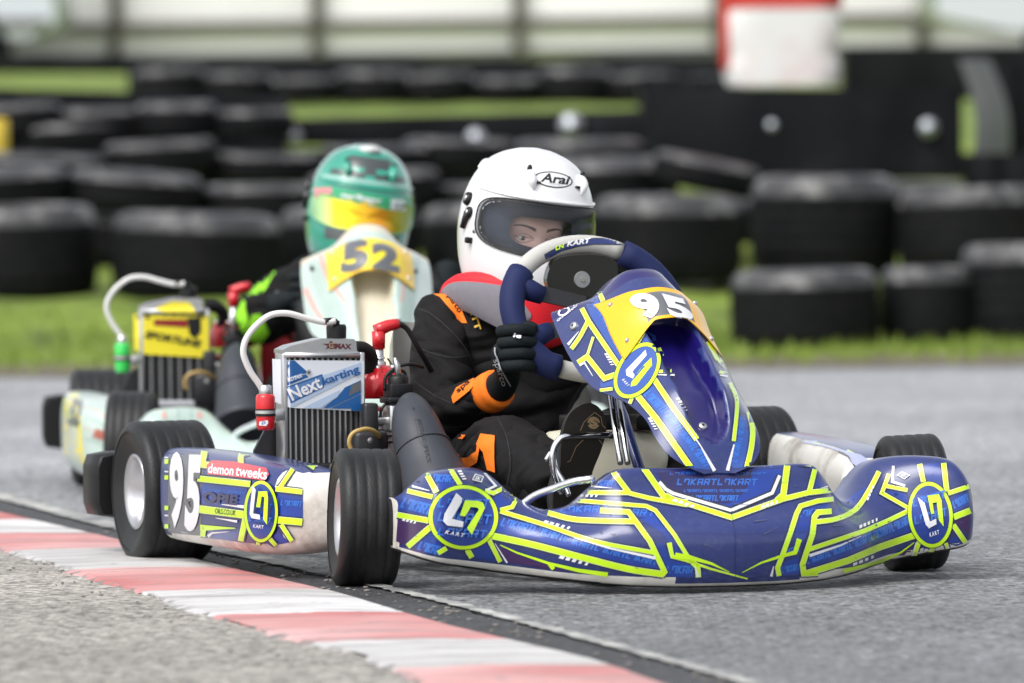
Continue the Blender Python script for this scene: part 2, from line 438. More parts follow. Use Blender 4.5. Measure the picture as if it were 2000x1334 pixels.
def rgbmix(f, a, b):
    q = n.new('ShaderNodeMix'); q.data_type = 'RGBA'
    if isinstance(f, float): q.inputs['Factor'].default_value = f
    else: l.new(f, q.inputs['Factor'])
    for k, x in (('A', a), ('B', b)):
        if isinstance(x, tuple): q.inputs[k].default_value = (*x, 1)
        else: l.new(x, q.inputs[k])
    return q.outputs['Result']
fade = n.new('ShaderNodeTexNoise'); fade.inputs['Scale'].default_value = 1.7; fade.inputs['Detail'].default_value = 7; l.new(tc.outputs['Object'], fade.inputs['Vector'])
fd = n.new('ShaderNodeMapRange'); fd.inputs['From Min'].default_value = .35; fd.inputs['From Max'].default_value = .7; l.new(fade.outputs['Fac'], fd.inputs['Value'])
red = rgbmix(fd.outputs['Result'], (.52, .15, .145), (.72, .45, .44))
wht = rgbmix(fd.outputs['Result'], (.70, .69, .69), (.46, .45, .44))
pc = rgbmix(isr, wht, red)
smp = n.new('ShaderNodeMapping'); smp.inputs['Scale'].default_value = (1.6, 6.5, 6); smp.inputs['Rotation'].default_value = (0, 0, .35); l.new(tc.outputs['Object'], smp.inputs['Vector'])
sn = n.new('ShaderNodeTexNoise'); sn.inputs['Scale'].default_value = 1.6; sn.inputs['Detail'].default_value = 7; sn.inputs['Roughness'].default_value = .7; l.new(smp.outputs[0], sn.inputs['Vector'])
sr = n.new('ShaderNodeMapRange'); sr.inputs['From Min'].default_value = .47; sr.inputs['From Max'].default_value = .68; sr.inputs['To Max'].default_value = .75; l.new(sn.outputs['Fac'], sr.inputs['Value'])
pc = rgbmix(sr.outputs['Result'], pc, (.22, .20, .19))
wn = n.new('ShaderNodeTexNoise'); wn.inputs['Scale'].default_value = 13; wn.inputs['Detail'].default_value = 9; wn.inputs['Roughness'].default_value = .8; l.new(tc.outputs['Object'], wn.inputs['Vector'])
edge = mth('SUBTRACT', 1., mth('MULTIPLY', mth('MINIMUM', sx.outputs['X'], mth('SUBTRACT', 1., sx.outputs['X'])), 9.))
edge = mth('MAXIMUM', edge, 0.)
wear = mth('ADD', wn.outputs['Fac'], mth('MULTIPLY', edge, .22)); ws = n.new('ShaderNodeMapRange'); ws.inputs['From Min'].default_value = .585; ws.inputs['From Max'].default_value = .66; l.new(wear, ws.inputs['Value'])
pc = rgbmix(ws.outputs['Result'], pc, (.2, .19, .18)); l.new(pc, p.inputs['Base Color'])
bp = n.new('ShaderNodeBump'); bp.inputs['Strength'].default_value = .6; bp.inputs['Distance'].default_value = .004; l.new(wn.outputs['Fac'], bp.inputs['Height']); l.new(bp.outputs['Normal'], p.inputs['Normal'])
# stripe boundaries as depths (red from .5 to 1 of each period)
SB = [(11.0, 8.0), (11.75, 8.5), (12.42, 9.0), (13.07, 9.5), (13.82, 10.0), (14.56, 10.5), (15.32, 11.0), (16.05, 11.5), (16.7, 12.0), (17.3, 12.5), (18.1, 13.0), (19, 13.5), (22, 15.5)]
SB = [(a, b-9.0) for a, b in SB]
me = bpy.data.meshes.new('kerb'); vs, fs, uv = [], [], []
Ys = [10.6+.03*i for i in range(int((20.5-10.6)/.03))]
NA = 14
for Y in Ys:
    a = by_depth(kl, Y); b = by_depth(kr, Y); v_ = lerp_tab(SB, Y)[0]
    for j in range(NA+1):
        t = j/NA; q = a.lerp(b, t)
        jit = (.05*noise.noise(V((.5, Y*2.7, 0)))+.05*noise.noise(V((5, Y*6.3, .3))) if j == 0 else random.uniform(-.006, .006) if j == NA else 0)
        z = .008+.004*sin(t*pi)
        if j in (0, NA): z = -.004
        vs.append((q.x+jit, q.y, z)); uv.append((t, v_))
for i in range(len(Ys)-1):
    for j in range(NA):
        k = i*(NA+1)+j; fs.append((k, k+1, k+NA+2, k+NA+1))
me.from_pydata(vs, [], fs); ul = me.uv_layers.new(name='UVMap')
for lp in me.loops: ul.data[lp.index].uv = uv[lp.vertex_index]
me.materials.append(m_kw); o = bpy.data.objects.new('kerb', me); S.collection.objects.link(o); o['kind'] = 'structure'
# worn concrete apron left of the kerb
ap = MB(); a_ = []
for Y in Ys: q = by_depth(kl, Y); a_.append((q.x+.03, q.y, .004))
ap.add(a_+[(-6, Ys[-1], .004), (-6, Ys[0], .004)], [list(range(len(a_)+2))], m_apron); o = ap.build('apron'); o['kind'] = 'structure'
# tar groove between kerb and track, ragged on its far side
gr = MB(); L1, L2 = [], []
for Y in Ys:
    q = by_depth(kr, Y); wv = .085+.02*sin(Y*9)+random.uniform(-.008, .008)+(.03 if Y < 14.6 else 0)
    L1.append((q.x-.02, q.y, .0042)); L2.append((q.x+wv, q.y, .0042))
gr.grid([L1, L2], m_groove); o = gr.build('groove'); o['kind'] = 'structure'
ln = MB(); L1, L2 = [], []
WL = [(-260, 905), (0, 968), (230, 1028), (520, 1092), (640, 1120), (830, 1164), (960, 1196), (1100, 1233), (1300, 1286), (1480, 1336), (1640, 1385)]
wl = cat(edge_z(WL, .0084), 12)
for Y in Ys:
    q = by_depth(wl, Y); h = .016+random.uniform(-.005, .005)+(.012 if Y > 15.4 else 0); L1.append((q.x-h, q.y, .0084)); L2.append((q.x+h, q.y, .0084))
ln.grid([L1, L2], m_line); o = ln.build('line_marking'); o['kind'] = 'structure'
# loose rubber and stones by the kerb
st = MB(); m_st = mat('crumb', (.2, .185, .17), rough=.9)
for i in range(110):
    Y = random.uniform(11.6, 17); q = by_depth(kl, Y); x = q.x+random.gauss(-.03, .09); r = random.uniform(.0008, .003)
    st.ell((x, Y, .006), (r*random.uniform(1, 2), r, r*.6), m_st, n=6)
for i in range(160):
    Y = random.uniform(11.6, 17); q = by_depth(kr, Y); x = q.x+random.gauss(.05, .05); r = random.uniform(.002, .005)
    st.ell((x, Y, .006), (r*1.5, r, r*.6), m_st, n=6)
o = st.build('gravel'); tag(o, 'loose dark crumbs of rubber and grit along the kerb edges', kind='stuff')

# ---------------------------------------------------------------- tyres of the barrier
m_rub = mat('old_tyre_rubber', (.007, .0075, .0085), rough=.65, spec=.10, noise=.5, nscale=6, dirt=(.03, .026, .023), dirt_amt=.35, dirt_scale=4, bump=.2, bscale=40)
m_rubtop = mat('pale_tyre_wall', (.035, .035, .038), rough=.45, noise=.5, nscale=7, dirt=(.42, .41, .40), dirt_amt=.7, dirt_scale=2.6)  # flat faces of the tyre, mottled paler than the tread
def tyre_mesh():
    prof = []   # unit tyre lying flat: radius 1, height 1
    pr = [(.58, .20), (.60, .10), (.66, .045), (.78, .0), (.90, .03), (.965, .10), (.99, .2), (1, .35), (1, .5), (1, .65), (.99, .8), (.965, .90), (.90, .97), (.78, 1.0), (.66, .955), (.60, .90), (.58, .80), (.60, .70), (.72, .62), (.8, .5), (.72, .38), (.60, .30)]
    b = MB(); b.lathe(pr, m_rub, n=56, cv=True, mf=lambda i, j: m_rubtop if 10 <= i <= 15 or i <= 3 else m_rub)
    # tread blocks pressed into the outline
    for i in range(4):
        b.lathe([(.99, .26+.14*i), (1.012, .28+.14*i), (1.012, .35+.14*i), (.99, .37+.14*i)], m_rub, n=56)
    return b.mesh('tyre')
tyre_me = tyre_mesh()
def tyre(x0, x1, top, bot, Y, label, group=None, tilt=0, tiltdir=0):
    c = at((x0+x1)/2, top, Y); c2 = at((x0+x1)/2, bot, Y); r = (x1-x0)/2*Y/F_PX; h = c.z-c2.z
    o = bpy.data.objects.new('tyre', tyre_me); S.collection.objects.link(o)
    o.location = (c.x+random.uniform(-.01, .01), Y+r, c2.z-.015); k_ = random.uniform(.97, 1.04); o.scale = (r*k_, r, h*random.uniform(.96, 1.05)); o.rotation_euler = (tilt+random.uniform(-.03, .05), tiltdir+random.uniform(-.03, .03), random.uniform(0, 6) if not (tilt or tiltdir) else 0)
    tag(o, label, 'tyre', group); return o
G1 = 'tyres lying along the foot of the barrier'; G2 = 'tyres piled in the rows behind'
tyre(1432, 1730, 528, 692, 28.75, 'black tyre at the near end of the right-hand row, on the grass edge', G1)
tyre(1727, 1912, 508, 674, 29.0, 'narrower black tyre second in the row on the right', G1)
tyre(1885, 2110, 470, 668, 29.0, 'taller tyre cut off by the right edge of the photo', G1)
tyre(-90, 182, 398, 578, 30.1, 'black tyre cut off by the left edge above the grass', G1)
tyre(205, 542, 408, 580, 29.9, 'wide black tyre above the radiator cap of the rear kart', G1)
tyre(545, 815, 398, 575, 30.3, 'black tyre hidden behind the mint helmet', G1)
tyre(822, 1100, 392, 572, 30.6, 'black tyre between the two helmets', G1)
tyre(1160, 1458, 378, 546, 30.4, 'grey topped tyre just right of the white helmet', G1)
tyre(1466, 1762, 338, 540, 30.9, 'open tyre with a clear pale ring on top, at mid right', G1)
tyre(1764, 2070, 360, 530, 30.7, 'long low tyre on the right above the near row', G1)
rows2 = [(-160, 130, 322, 400, 31.4, 0), (120, 390, 330, 410, 31.5, .05), (385, 640, 352, 430, 31.6, 0), (600, 860, 330, 410, 31.9, -.04), (850, 1100, 350, 420, 32, 0),
         (1060, 1330, 300, 400, 32.2, 0), (1275, 1480, 300, 365, 31.9, .22)]
lab2 = ['tyre on the pile at the left edge, below the yellow marker', 'tyre on the pile above the wide black tyre at left', 'tyre on the pile left of the mint helmet', 'tyre on the pile right behind the mint helmet top', 'tyre on the pile left of the white helmet', 'tyre on the pile right behind the white helmet', 'tilted tyre leaning against the belt block right of the white helmet']
for (x0, x1, t, b, Y, tl), lb in zip(rows2, lab2):
    tyre(x0, x1, t, b, Y, lb, G2, tiltdir=tl)
    if not tl > .1: tyre(x0-12, x1+18, b-2, b+95, Y+.1, lb.replace('tyre on', 'lower tyre of', 1), G2)
rows3 = [(-60, 210, 292, 350, 32.6, .03), (200, 420, 268, 335, 32.8, -.05), (400, 640, 290, 350, 32.9, .04), (620, 850, 275, 335, 33, 0), (780, 1010, 262, 330, 33.1, .06), (1000, 1260, 268, 340, 33, 0)]
lab3 = ['back row tyre at the far left edge', 'back row tyre under the left bolt of the black band', 'back row tyre between the two left bolts of the band', 'back row tyre above the mint helmet', 'back row tyre above the gap between the helmets', 'back row tyre above the white helmet']
for (x0, x1, t, b, Y, tl), lb in zip(rows3, lab3): tyre(x0, x1, t, b, Y, lb, G2, tiltdir=tl)
for x0, x1, t, b, Y, lb in ((180, 225, 0, 0, 0, ''),)[1:]+((-20, 300, 232, 292, 33.25, 'tyre on top of the heap in front of the far left belt'), (1440, 1600, 350, 470, 32.2, 'tyre wedged behind the open ringed tyre, left side'), (1590, 1900, 345, 470, 32.5, 'tyre wedged behind the open ringed tyre, right side'), (1240, 1500, 378, 470, 31.6, 'tyre behind the grey topped tyre')): tyre(x0, x1, t, b, Y, lb, G2)
tyre(1160, 1458, 546, 600, 30.6, 'sunken tyre under the grey topped tyre', G1); tyre(1466, 1762, 540, 640, 31.1, 'lower tyre carrying the open ringed tyre', G1); tyre(1764, 2070, 530, 640, 31, 'lower tyre under the long low tyre on the right', G1)
# ---------------------------------------------------------------- belt-wrapped barriers
m_belt = mat('black_conveyor_belt', (.007, .008, .0095), rough=.6, spec=.12, noise=.5, nscale=3, dirt=(.025, .026, .03), dirt_amt=.5, dirt_scale=3)
m_bolt = mat('galvanised_bolt', (.5, .53, .57), rough=.35, metal=.7)
def belt(x0, x1, top, bot, Y, depth, label, bolts=(), tops=None, group=None, bow=.0):
    a = at(x0, bot, Y); b = at(x1, bot, Y); t0 = at(x0, (tops or (top, top))[0], Y); t1 = at(x1, (tops or (top, top))[1], Y)
    root = empty('belt_barrier', ((a.x+b.x)/2, Y, min(a.z, b.z)), label=label, cat_='barrier', group=group)
    mb = MB(); n = 24; F, T, B, Lw = [], [], [], []
    for i in range(n+1):
        u = i/n; x = a.x+(b.x-a.x)*u - root.location.x; yy = -bow*sin(pi*u)+.015*sin(u*17)
        zt = t0.z+(t1.z-t0.z)*u-root.location.z; zb = a.z+(b.z-a.z)*u-root.location.z
        F.append((x, yy, zb)); Lw.append((x, yy-.012, (zt*.5+zb*.5))); T.append((x, yy, zt)); B.append((x, yy+depth, zt))
    B2 = [(p[0], p[1], f[2]) for p, f in zip(B, F)]
    mb.grid([F, Lw, T, B, B2, F], m_belt)
    mb.add([F[0], T[0], B[0], B2[0]], [[0, 1, 2, 3]], m_belt, True); mb.add([F[-1], T[-1], B[-1], B2[-1]], [[3, 2, 1, 0]], m_belt, True)
    mb.build('belt', root, sharp=40)
    for bx, by, rr in bolts:
        q = at(bx, by, Y)-root.location; r = rr*Y/F_PX
        bb = MB(); bb.lathe([(0, -.03), (r*.5, -.028), (r*.55, -.012), (r, -.01), (r, .02)], m_bolt, axis='y', c=(q.x, -.02-bow*.6, q.z), n=20); bb.build('bolt', root)
    return root
belt(555, 1262, 222, 285, 34, .5, 'long low black band of belting behind the helmets', bolts=((570, 268, 20), (930, 270, 19), (1116, 246, 24)), tops=(232, 214))
belt(-30, 556, 172, 300, 33.8, .5, 'black band of belting at far left behind the tyres', bolts=((390, 270, 21),), tops=(172, 188))
belt(1255, 1880, 172, 350, 33.6, .8, 'big black belt-wrapped block under the red and white barrier', bolts=((1506, 245, 18), (1812, 250, 18)), bow=.1)
belt(250, 1420, 116, 192, 40, .6, 'upper black band of belting above the grass strip')
belt(-40, 300, 108, 142, 41, .6, 'thin black band at top left under the white van')
belt(1650, 2060, 90, 190, 41, .6, 'black band at far right beneath the silver car')
belt(1250, 1420, 150, 215, 37.5, .5, 'short black band left of the red and white barrier')
belt(1945, 2060, 125, 300, 34.2, .5, 'black block at the right edge behind the grey sheet')
belt(-60, 700, 292, 415, 33.3, .15, 'black belting sheet standing behind the left tyre piles', bow=.02)
belt(705, 1290, 275, 415, 33.45, .15, 'black belting sheet standing behind the middle tyre piles', bow=.02)
belt(1885, 2060, 300, 420, 33.0, .15, 'black belting sheet low at the right edge behind the tyres')
for i in range(9): tyre(255+132*i, 400+132*i, 128+8*(i % 3), 196, 39.3, 'blurred black tyre in the far row on the bank below the fence', 'far row of tyres on the bank')
for i in range(4): tyre(-40+150*i, 120+150*i, 196+10*(i % 2), 262, 33.3, 'blurred black tyre leaning on the far left black belting', 'tyres along the far left belting')
# grey curved rubber sheet at right of the block
m_gs = mat('grey_rubber_sheet', (.13, .135, .14), rough=.55, noise=.35, nscale=5)
s_ = MB(); rws = []
for i in range(13):
    t = i/12; px = 1905+28*sin(t*pi*.9)+30*t*t; py = 115+190*t
    a = at(px-32-12*t, py, 33.4); b = at(px+28, py, 33.55); m_ = a.lerp(b, .5)+V((0, -.05, 0)); rws.append([a, m_, b])
s_.grid(rws, m_gs); s_.grid([[p+V((0, .03, 0)) for p in r] for r in rws], m_gs, flip=True); o = s_.build('rubber_sheet'); tag(o, 'upright grey curved rubber sheet right of the big black block', 'rubber sheet')
# ---------------------------------------------------------------- red and white plastic barrier
m_wp = mat('white_barrier_plastic', (.78, .77, .74), rough=.5, noise=.12, nscale=3, dirt=(.55, .3, .28), dirt_amt=.55, dirt_scale=2.2)
m_rp = mat('red_barrier_plastic', (.62, .05, .04), rough=.5, noise=.2, nscale=4)
a = at(1415, 168, 33.9); b = at(1645, 168, 33.9); t = at(1415, 18, 33.9)
cx = (a.x+b.x)/2; W_ = b.x-a.x; H_ = t.z-a.z
root = empty('plastic_barrier', (cx, 34.1, a.z), label='faded white plastic block with a red top standing on the black belting', cat_='barrier')
pb = MB(); rws = []
for k, (z, ww) in enumerate([(0, .46), (.03, .49), (H_*.3, .49), (H_*.35, .475), (H_*.45, .475), (H_*.5, .49), (H_*.95, .495), (H_, .47)]):
    r_ = []
    for j in range(24):
        an = 2*pi*j/24; c_, s2 = cos(an), sin(an); q = (abs(c_)**6+abs(s2)**6)**(-1/6); r_.append((q*c_*ww*W_, q*s2*.2, z))
    rws.append(r_)
pb.grid(rws, m_wp, cu=True); pb.add(rws[-1], [list(range(24))], m_wp, True); pb.build('body', root)
pb = MB(); rws = []
for z, ww in [(H_+.002, .5), (H_+.02, .52), (H_+.5, .52), (H_+.52, .48)]:
    r_ = []
    for j in range(24):
        an = 2*pi*j/24; c_, s2 = cos(an), sin(an); q = (abs(c_)**6+abs(s2)**6)**(-1/6); r_.append((q*c_*ww*W_, q*s2*.2, z))
    rws.append(r_)
pb.grid(rws, m_rp, cu=True); pb.add(rws[-1], [list(range(24))], m_rp, True); pb.build('top', root, label='red upper half of the plastic block')
pb = MB(); q = at(1418, 60, 33.8)-root.location; pb.box(V((q.x, -.14, H_*.62)), (.035, .05, H_*.8), m_rp, bevel=.008); pb.build('edge_strip', root)
# ---------------------------------------------------------------- white panel fence at the back
m_pan = mat('off_white_panel', (.90, .885, .87), rough=.6, noise=.05, nscale=1.5, dirt=(.68, .63, .62), dirt_amt=.3, dirt_scale=.8)
m_post = mat('brown_grey_steel', (.10, .09, .075), rough=.6, noise=.3)
YF = 50.
fz0 = at(800, 106, YF).z; root = empty('panel_fence', (0, YF, fz0), label='long fence of white panels with dark posts and rail behind the tyre barriers', cat_='fence')
posts = [-170, 225, 618, 1012, 1402, 1798, 2190]
for a_, b_2 in zip(posts, posts[1:]):
    x0 = at(a_, 60, YF).x; x1 = at(b_2, 60, YF).x
    pm = MB(); pm.box((((x0+x1)/2), .03, .32), (x1-x0-.06, .03, .60), m_pan, bevel=.006); pm.box((((x0+x1)/2), .03, 1.1), (x1-x0-.06, .03, .92), m_pan, bevel=.006); pm.build('panel', root)
for a_ in posts:
    x0 = at(a_, 60, YF).x; pm = MB(); pm.box((x0, -.03, .8), (.07, .08, 1.7), m_post, bevel=.008); pm.build('post', root)
pm = MB(); x0 = at(posts[0], 45, YF).x; x1 = at(posts[-1], 45, YF).x; q = at(1000, 44, YF)
pm.box(((x0+x1)/2, -.02, q.z-fz0), (x1-x0, .05, .055), m_post); pm.build('rail', root)
pm = MB(); pm.box(((x0+x1)/2, .02, -.04), (x1-x0, .09, .1), mat('dark_base', (.05, .055, .05), rough=.8, noise=.3)); pm.build('base_board', root)
# ---------------------------------------------------------------- parked vehicles beyond
def vehicle(name, px0, px1, top, bot, Y, col, label, cat_, prof):
    a = at(px0, bot, Y); b = at(px1, bot, Y); t = at(px0, top, Y); L = b.x-a.x; H = t.z-a.z
    root = empty(name, ((a.x+b.x)/2, Y, a.z), label=label, cat_=cat_)
    pm = mat(name+'_paint', col, rough=.25, coat=.6); gl = mat('vehicle_glass', (.02, .025, .03), rough=.08, spec=.8); ty = m_rub
    mb = MB(); rows = []
    for yy, k in ((-.85, .93), (-.8, 1), (-.4, 1.0), (.4, 1), (.8, 1), (.85, .93)):
        rows.append([((u-.5)*L*(.98 if abs(yy) > .82 else 1), yy+.85, z*H*k) for u, z in prof])
    mb.grid(rows, pm, cu=True); mb.add(rows[0], [list(range(len(prof)))[::-1]], pm, True); mb.add(rows[-1], [list(range(len(prof)))], pm, True)
    mb.build('body', root)
    us = [u for u, z in prof if z > .75]; u0, u1 = min(us), max(us)
    for k in range(2 if cat_ == 'car' else 0):
        wa = u0+(u1-u0)*(.06+.47*k); wb = u0+(u1-u0)*(.47+.47*k)
        g_ = MB(); g_.slab([((wa-.5)*L, -.012, .58*H), ((wb-.5)*L, -.012, .58*H), ((wb-.51)*L, -.006, .88*H), ((wa-.49)*L, -.006, .88*H)], (0, .01, 0), gl); g_.build('window', root)
    for u in (.2, .8):
        wh = MB(); wh.lathe([(.05, -.02), (.3, -.02), (.33, .02), (.33, .16), (.3, .2), (.05, .2)], ty, axis='y', c=((u-.5)*L, 0, -.02), n=28); wh.build('wheel', root)
    return root
car_prof = [(0, .12), (.0, .42), (.03, .52), (.2, .58), (.32, .93), (.4, 1), (.7, 1), (.8, .93), (.93, .6), (1, .5), (1, .12), (.9, .05), (.1, .05)]
van_prof = [(0, .1), (0, .9), (.03, .98), (.1, 1), (.75, 1), (.82, .96), (.9, .6), (.99, .5), (1, .1), (.95, .04), (.05, .04)]
vehicle('parked_van', -900, 118, -420, 106, 47.8, (.62, .65, .72), 'pale blue white van at the top left corner behind the barriers', 'van', van_prof)
vehicle('parked_car', 1815, 3300, -380, 84, 47.5, (.62, .64, .70), 'silver car at the top right corner in front of the white fence', 'car', car_prof)
rt = bpy.data.objects['parked_van']; tb_ = MB(); q = at(60, 43, 47.75)-rt.location; tb_.box((q.x-1.0, -.03, q.z), (2.2, .03, .04), m_post, bevel=.005); tb_.build('trim_strip', rt)
# marker post at left edge
mp = MB(); a = at(-12, 300, 30.9); t = at(-12, 232, 30.9); mp.lathe([(.055, 0), (.055, t.z-a.z-.12), (.05, t.z-a.z-.11)], mat('post_white', (.75, .76, .72), rough=.5), c=(0, 0, 0), n=20)
root = empty('marker_post', (a.x, 30.9, a.z), label='white marker post with yellow top cut off by the left edge', cat_='post')
mp.build('post', root); h = t.z-a.z
mp = MB(); mp.lathe([(.056, h-.13), (.058, h-.12), (.058, h-.01), (.05, h), (0, h)], mat('post_yellow', (.7, .5, .05), rough=.5), n=20); mp.build('cap', root)
# ================================================================ karts
class Frame:
    """a kart's own axes: x across, y towards its rear, z up"""
    def __init__(s, loc, yaw, name, **k):
        s.root = empty(name, loc, yaw, **k); bpy.context.view_layer.update()
        s.M = Matrix.Translation(loc) @ Matrix.Rotation(yaw, 4, 'Z'); s.root.matrix_world = s.M
        s.I = s.M.inverted(); bpy.context.view_layer.update()
    def y(s, px, py, y):
        o = s.I @ CO; d = (s.I.to_3x3() @ ray(px, py)).normalized(); return o+d*((y-o.y)/d.y)
    def x(s, px, py, x):
        o = s.I @ CO; d = (s.I.to_3x3() @ ray(px, py)).normalized(); return o+d*((x-o.x)/d.x)
YAW1 = R(19)
g1 = ground(1251, 1130)
K1 = Frame((g1.x, g1.y, 0), YAW1, 'racing_kart', label='blue racing kart number 95 with lime line graphics, leading over the kerb', cat_='kart')
g2 = ground(722, 978)
K2 = Frame((g2.x, 18.2, 0), R(5), 'racing_kart', label='pale mint racing kart number 52 with yellow plate, following behind', cat_='kart')

m_tyre = mat('kart_tyre', (.010, .0105, .0115), rough=.46, noise=.45, nscale=26, dirt=(.045, .043, .04), dirt_amt=.45, dirt_scale=12, bump=.25, bscale=260, spec=.4)
m_rim = mat('cast_magnesium', (.55, .55, .57), rough=.36, metal=.85, noise=.1, nscale=40)
m_dark = mat('dark_metal', (.035, .035, .038), rough=.4, metal=.5)
m_blk = mat('black_plastic', (.009, .009, .010), rough=.42, spec=.35, noise=.3, nscale=30)
m_blk2 = mat('matt_black_rubber', (.010, .010, .011), rough=.6, spec=.3)
m_chr = mat('chrome', (.82, .83, .85), rough=.12, metal=1)
m_alu = mat('brushed_aluminium', (.62, .62, .63), rough=.3, metal=.9, noise=.08, nscale=60)
m_whp = mat('white_moulded_plastic', (.74, .72, .66), rough=.35, dirt=(.26, .2, .14), dirt_amt=.6, dirt_scale=7, coat=.2)
m_podw = mat('stained_white_plastic', (.72, .70, .65), rough=.4, dirt=(.17, .12, .08), dirt_amt=1., dirt_scale=6, coat=.15)
m_tank = mat('tank_plastic', (.72, .69, .55), rough=.35, noise=.05, spec=.5)
m_tank.node_tree.nodes['Principled BSDF'].inputs['Subsurface Weight'].default_value = .15
m_red = mat('red_anodised', (.62, .012, .02), rough=.28, metal=.1, coat=.5, noise=.15, nscale=25)
m_hose = mat('clear_hose', (.72, .72, .70), rough=.25, spec=.6)
m_fuel = mat('amber_hose', (.45, .30, .10), rough=.2)
PB = dict(rough=.28, coat=.7, spec=.4)
m_pur = mat('purple_blue_vinyl', (.021, .034, .155), dirt=(.07, .09, .2), dirt_amt=.35, dirt_scale=60, **PB)
m_nav = mat('deep_navy_vinyl', (.022, .02, .10), **PB)
m_dbl = mat('royal_blue_vinyl', (.012, .045, .29), noise=.35, nscale=14, **PB)
m_lbl = mat('sky_blue_lettering', (.03, .15, .58), **PB)
m_lime = mat('lime_vinyl', (.60, .92, .012), **PB)
m_wht = mat('white_vinyl', (.80, .80, .84), **PB)
m_edge = mat('dark_outline_vinyl', (.02, .025, .03), **PB)
m_redv = mat('red_vinyl', (.6, .06, .07), **PB)
m_yel = mat('yellow_plate', (.90, .47, .0), rough=.35, coat=.5)
m_gry = mat('grey_vinyl', (.12, .125, .14), rough=.35, coat=.4)

def wheel(K, x, y, rad, wid, rimr, steer=0, camber=0, side=-1, grooves=4):
    """kart tyre on its cast rim; side -1: outer face towards -x"""
    M = Matrix.Rotation(steer, 4, 'Z') @ Matrix.Rotation(camber, 4, 'Y')
    c = V((x, y, rad)); h = wid/2; pr = []
    # rounded tyre with ribs worn across the tread
    for t in range(7):
        a = pi*.5*t/6; pr.append((rimr+.004+(rad-.024-rimr)*sin(a)**.8, -h*(.80+.22*sin(a*1.25))))
    tw = h-.016
    for i in range(7):
        a = pi/2*i/6; pr.append((rad-.024+.024*sin(a), -tw-.018*cos(a)))
    n = grooves
    for i in range(n):
        u = -tw+2*tw*(i+.5)/n
        for dx, dr in ((-.006, 0), (-.0032, -.0005), (0, -.0016), (.0032, -.0005), (.006, 0)): pr.append((rad+dr, u+dx))
    for i in range(7):
        a = pi/2*(1-i/6); pr.append((rad-.024+.024*sin(a), tw+.018*cos(a)))
    for t in range(7):
        a = pi*.5*(1-t/6); pr.append((rimr+.004+(rad-.024-rimr)*sin(a)**.8, h*(.80+.22*sin(a*1.25))))
    mb = MB(); mb.lathe(pr, m_tyre, axis='x', c=c, n=80, M=M)
    ty = mb.build('tyre', K.root)
    s = side; q = [(rimr+.006, s*h*.80), (rimr+.007, s*(h*.80+.004)), (rimr, s*(h*.80+.005)), (rimr-.006, s*h*.78), (rimr-.012, s*h*.66), (rimr-.016, s*h*.3), (rimr-.03, -s*h*.02), (.034, -s*h*.12), (.03, s*h*.1), (.018, s*h*.12), (.0, s*h*.12)]
    mb = MB(); mb.lathe(q, m_rim, axis='x', c=c, n=56, M=M)
    q = [(rimr+.006, -s*h*.80), (rimr-.002, -s*(h*.8+.004)), (rimr-.012, -s*h*.66), (rimr-.018, -s*h*.3), (.04, -s*h*.3), (0, -s*h*.3)]
    mb.lathe(q, m_rim, axis='x', c=c, n=48, M=M)
    for k in range(3):
        a = 2*pi*k/3+.4; mb.box(c+M @ V((s*h*.16, .052*cos(a), .052*sin(a))), (.010, .02, .02), m_dark, rot=(M @ Matrix.Rotation(a, 4, 'X')).to_3x3(), bevel=.003)
    mb.build('rim', ty)
    return ty

# ---- front fairing: stations across (x): (y, z) for each of 7 rows, back of the top to the underside
FST = [
 (0,    [(-.36,.215),(-.41,.222),(-.435,.19),(-.47,.15),(-.525,.105),(-.512,.018),(-.46,.022)]),
 (.10,  [(-.36,.216),(-.41,.223),(-.432,.19),(-.465,.15),(-.515,.105),(-.502,.0185),(-.45,.023)]),
 (.175, [(-.35,.219),(-.41,.224),(-.428,.19),(-.455,.15),(-.495,.102),(-.48,.021),(-.43,.025)]),
 (.205, [(-.33,.200),(-.40,.212),(-.42,.183),(-.447,.147),(-.482,.100),(-.465,.023),(-.42,.026)]),
 (.245, [(-.27,.152),(-.36,.167),(-.395,.155),(-.425,.13),(-.462,.095),(-.443,.026),(-.39,.029)]),
 (.29,  [(-.22,.142),(-.29,.150),(-.345,.142),(-.39,.12),(-.425,.09),(-.405,.031),(-.36,.034)]),
 (.33,  [(-.17,.168),(-.23,.173),(-.285,.163),(-.335,.135),(-.375,.098),(-.36,.036),(-.31,.039)]),
 (.37,  [(-.15,.208),(-.21,.210),(-.25,.192),(-.295,.152),(-.33,.105),(-.315,.042),(-.27,.045)]),
 (.41,  [(-.15,.222),(-.205,.224),(-.243,.202),(-.27,.158),(-.298,.108),(-.285,.047),(-.24,.05)]),
 (.47,  [(-.15,.227),(-.205,.227),(-.238,.205),(-.255,.158),(-.268,.11),(-.255,.055),(-.21,.058)]),
 (.53,  [(-.14,.222),(-.19,.219),(-.222,.197),(-.238,.155),(-.243,.11),(-.23,.063),(-.19,.066)]),
 (.563, [(-.12,.20),(-.16,.195),(-.195,.18),(-.21,.15),(-.215,.11),(-.20,.07),(-.16,.073)]),
 (.578, [(-.08,.178),(-.11,.175),(-.14,.168),(-.155,.145),(-.16,.11),(-.15,.077),(-.12,.08)]),
 (.58,  [(-.03,.172),(-.04,.171),(-.05,.165),(-.055,.145),(-.055,.11),(-.05,.083),(-.04,.085)])]
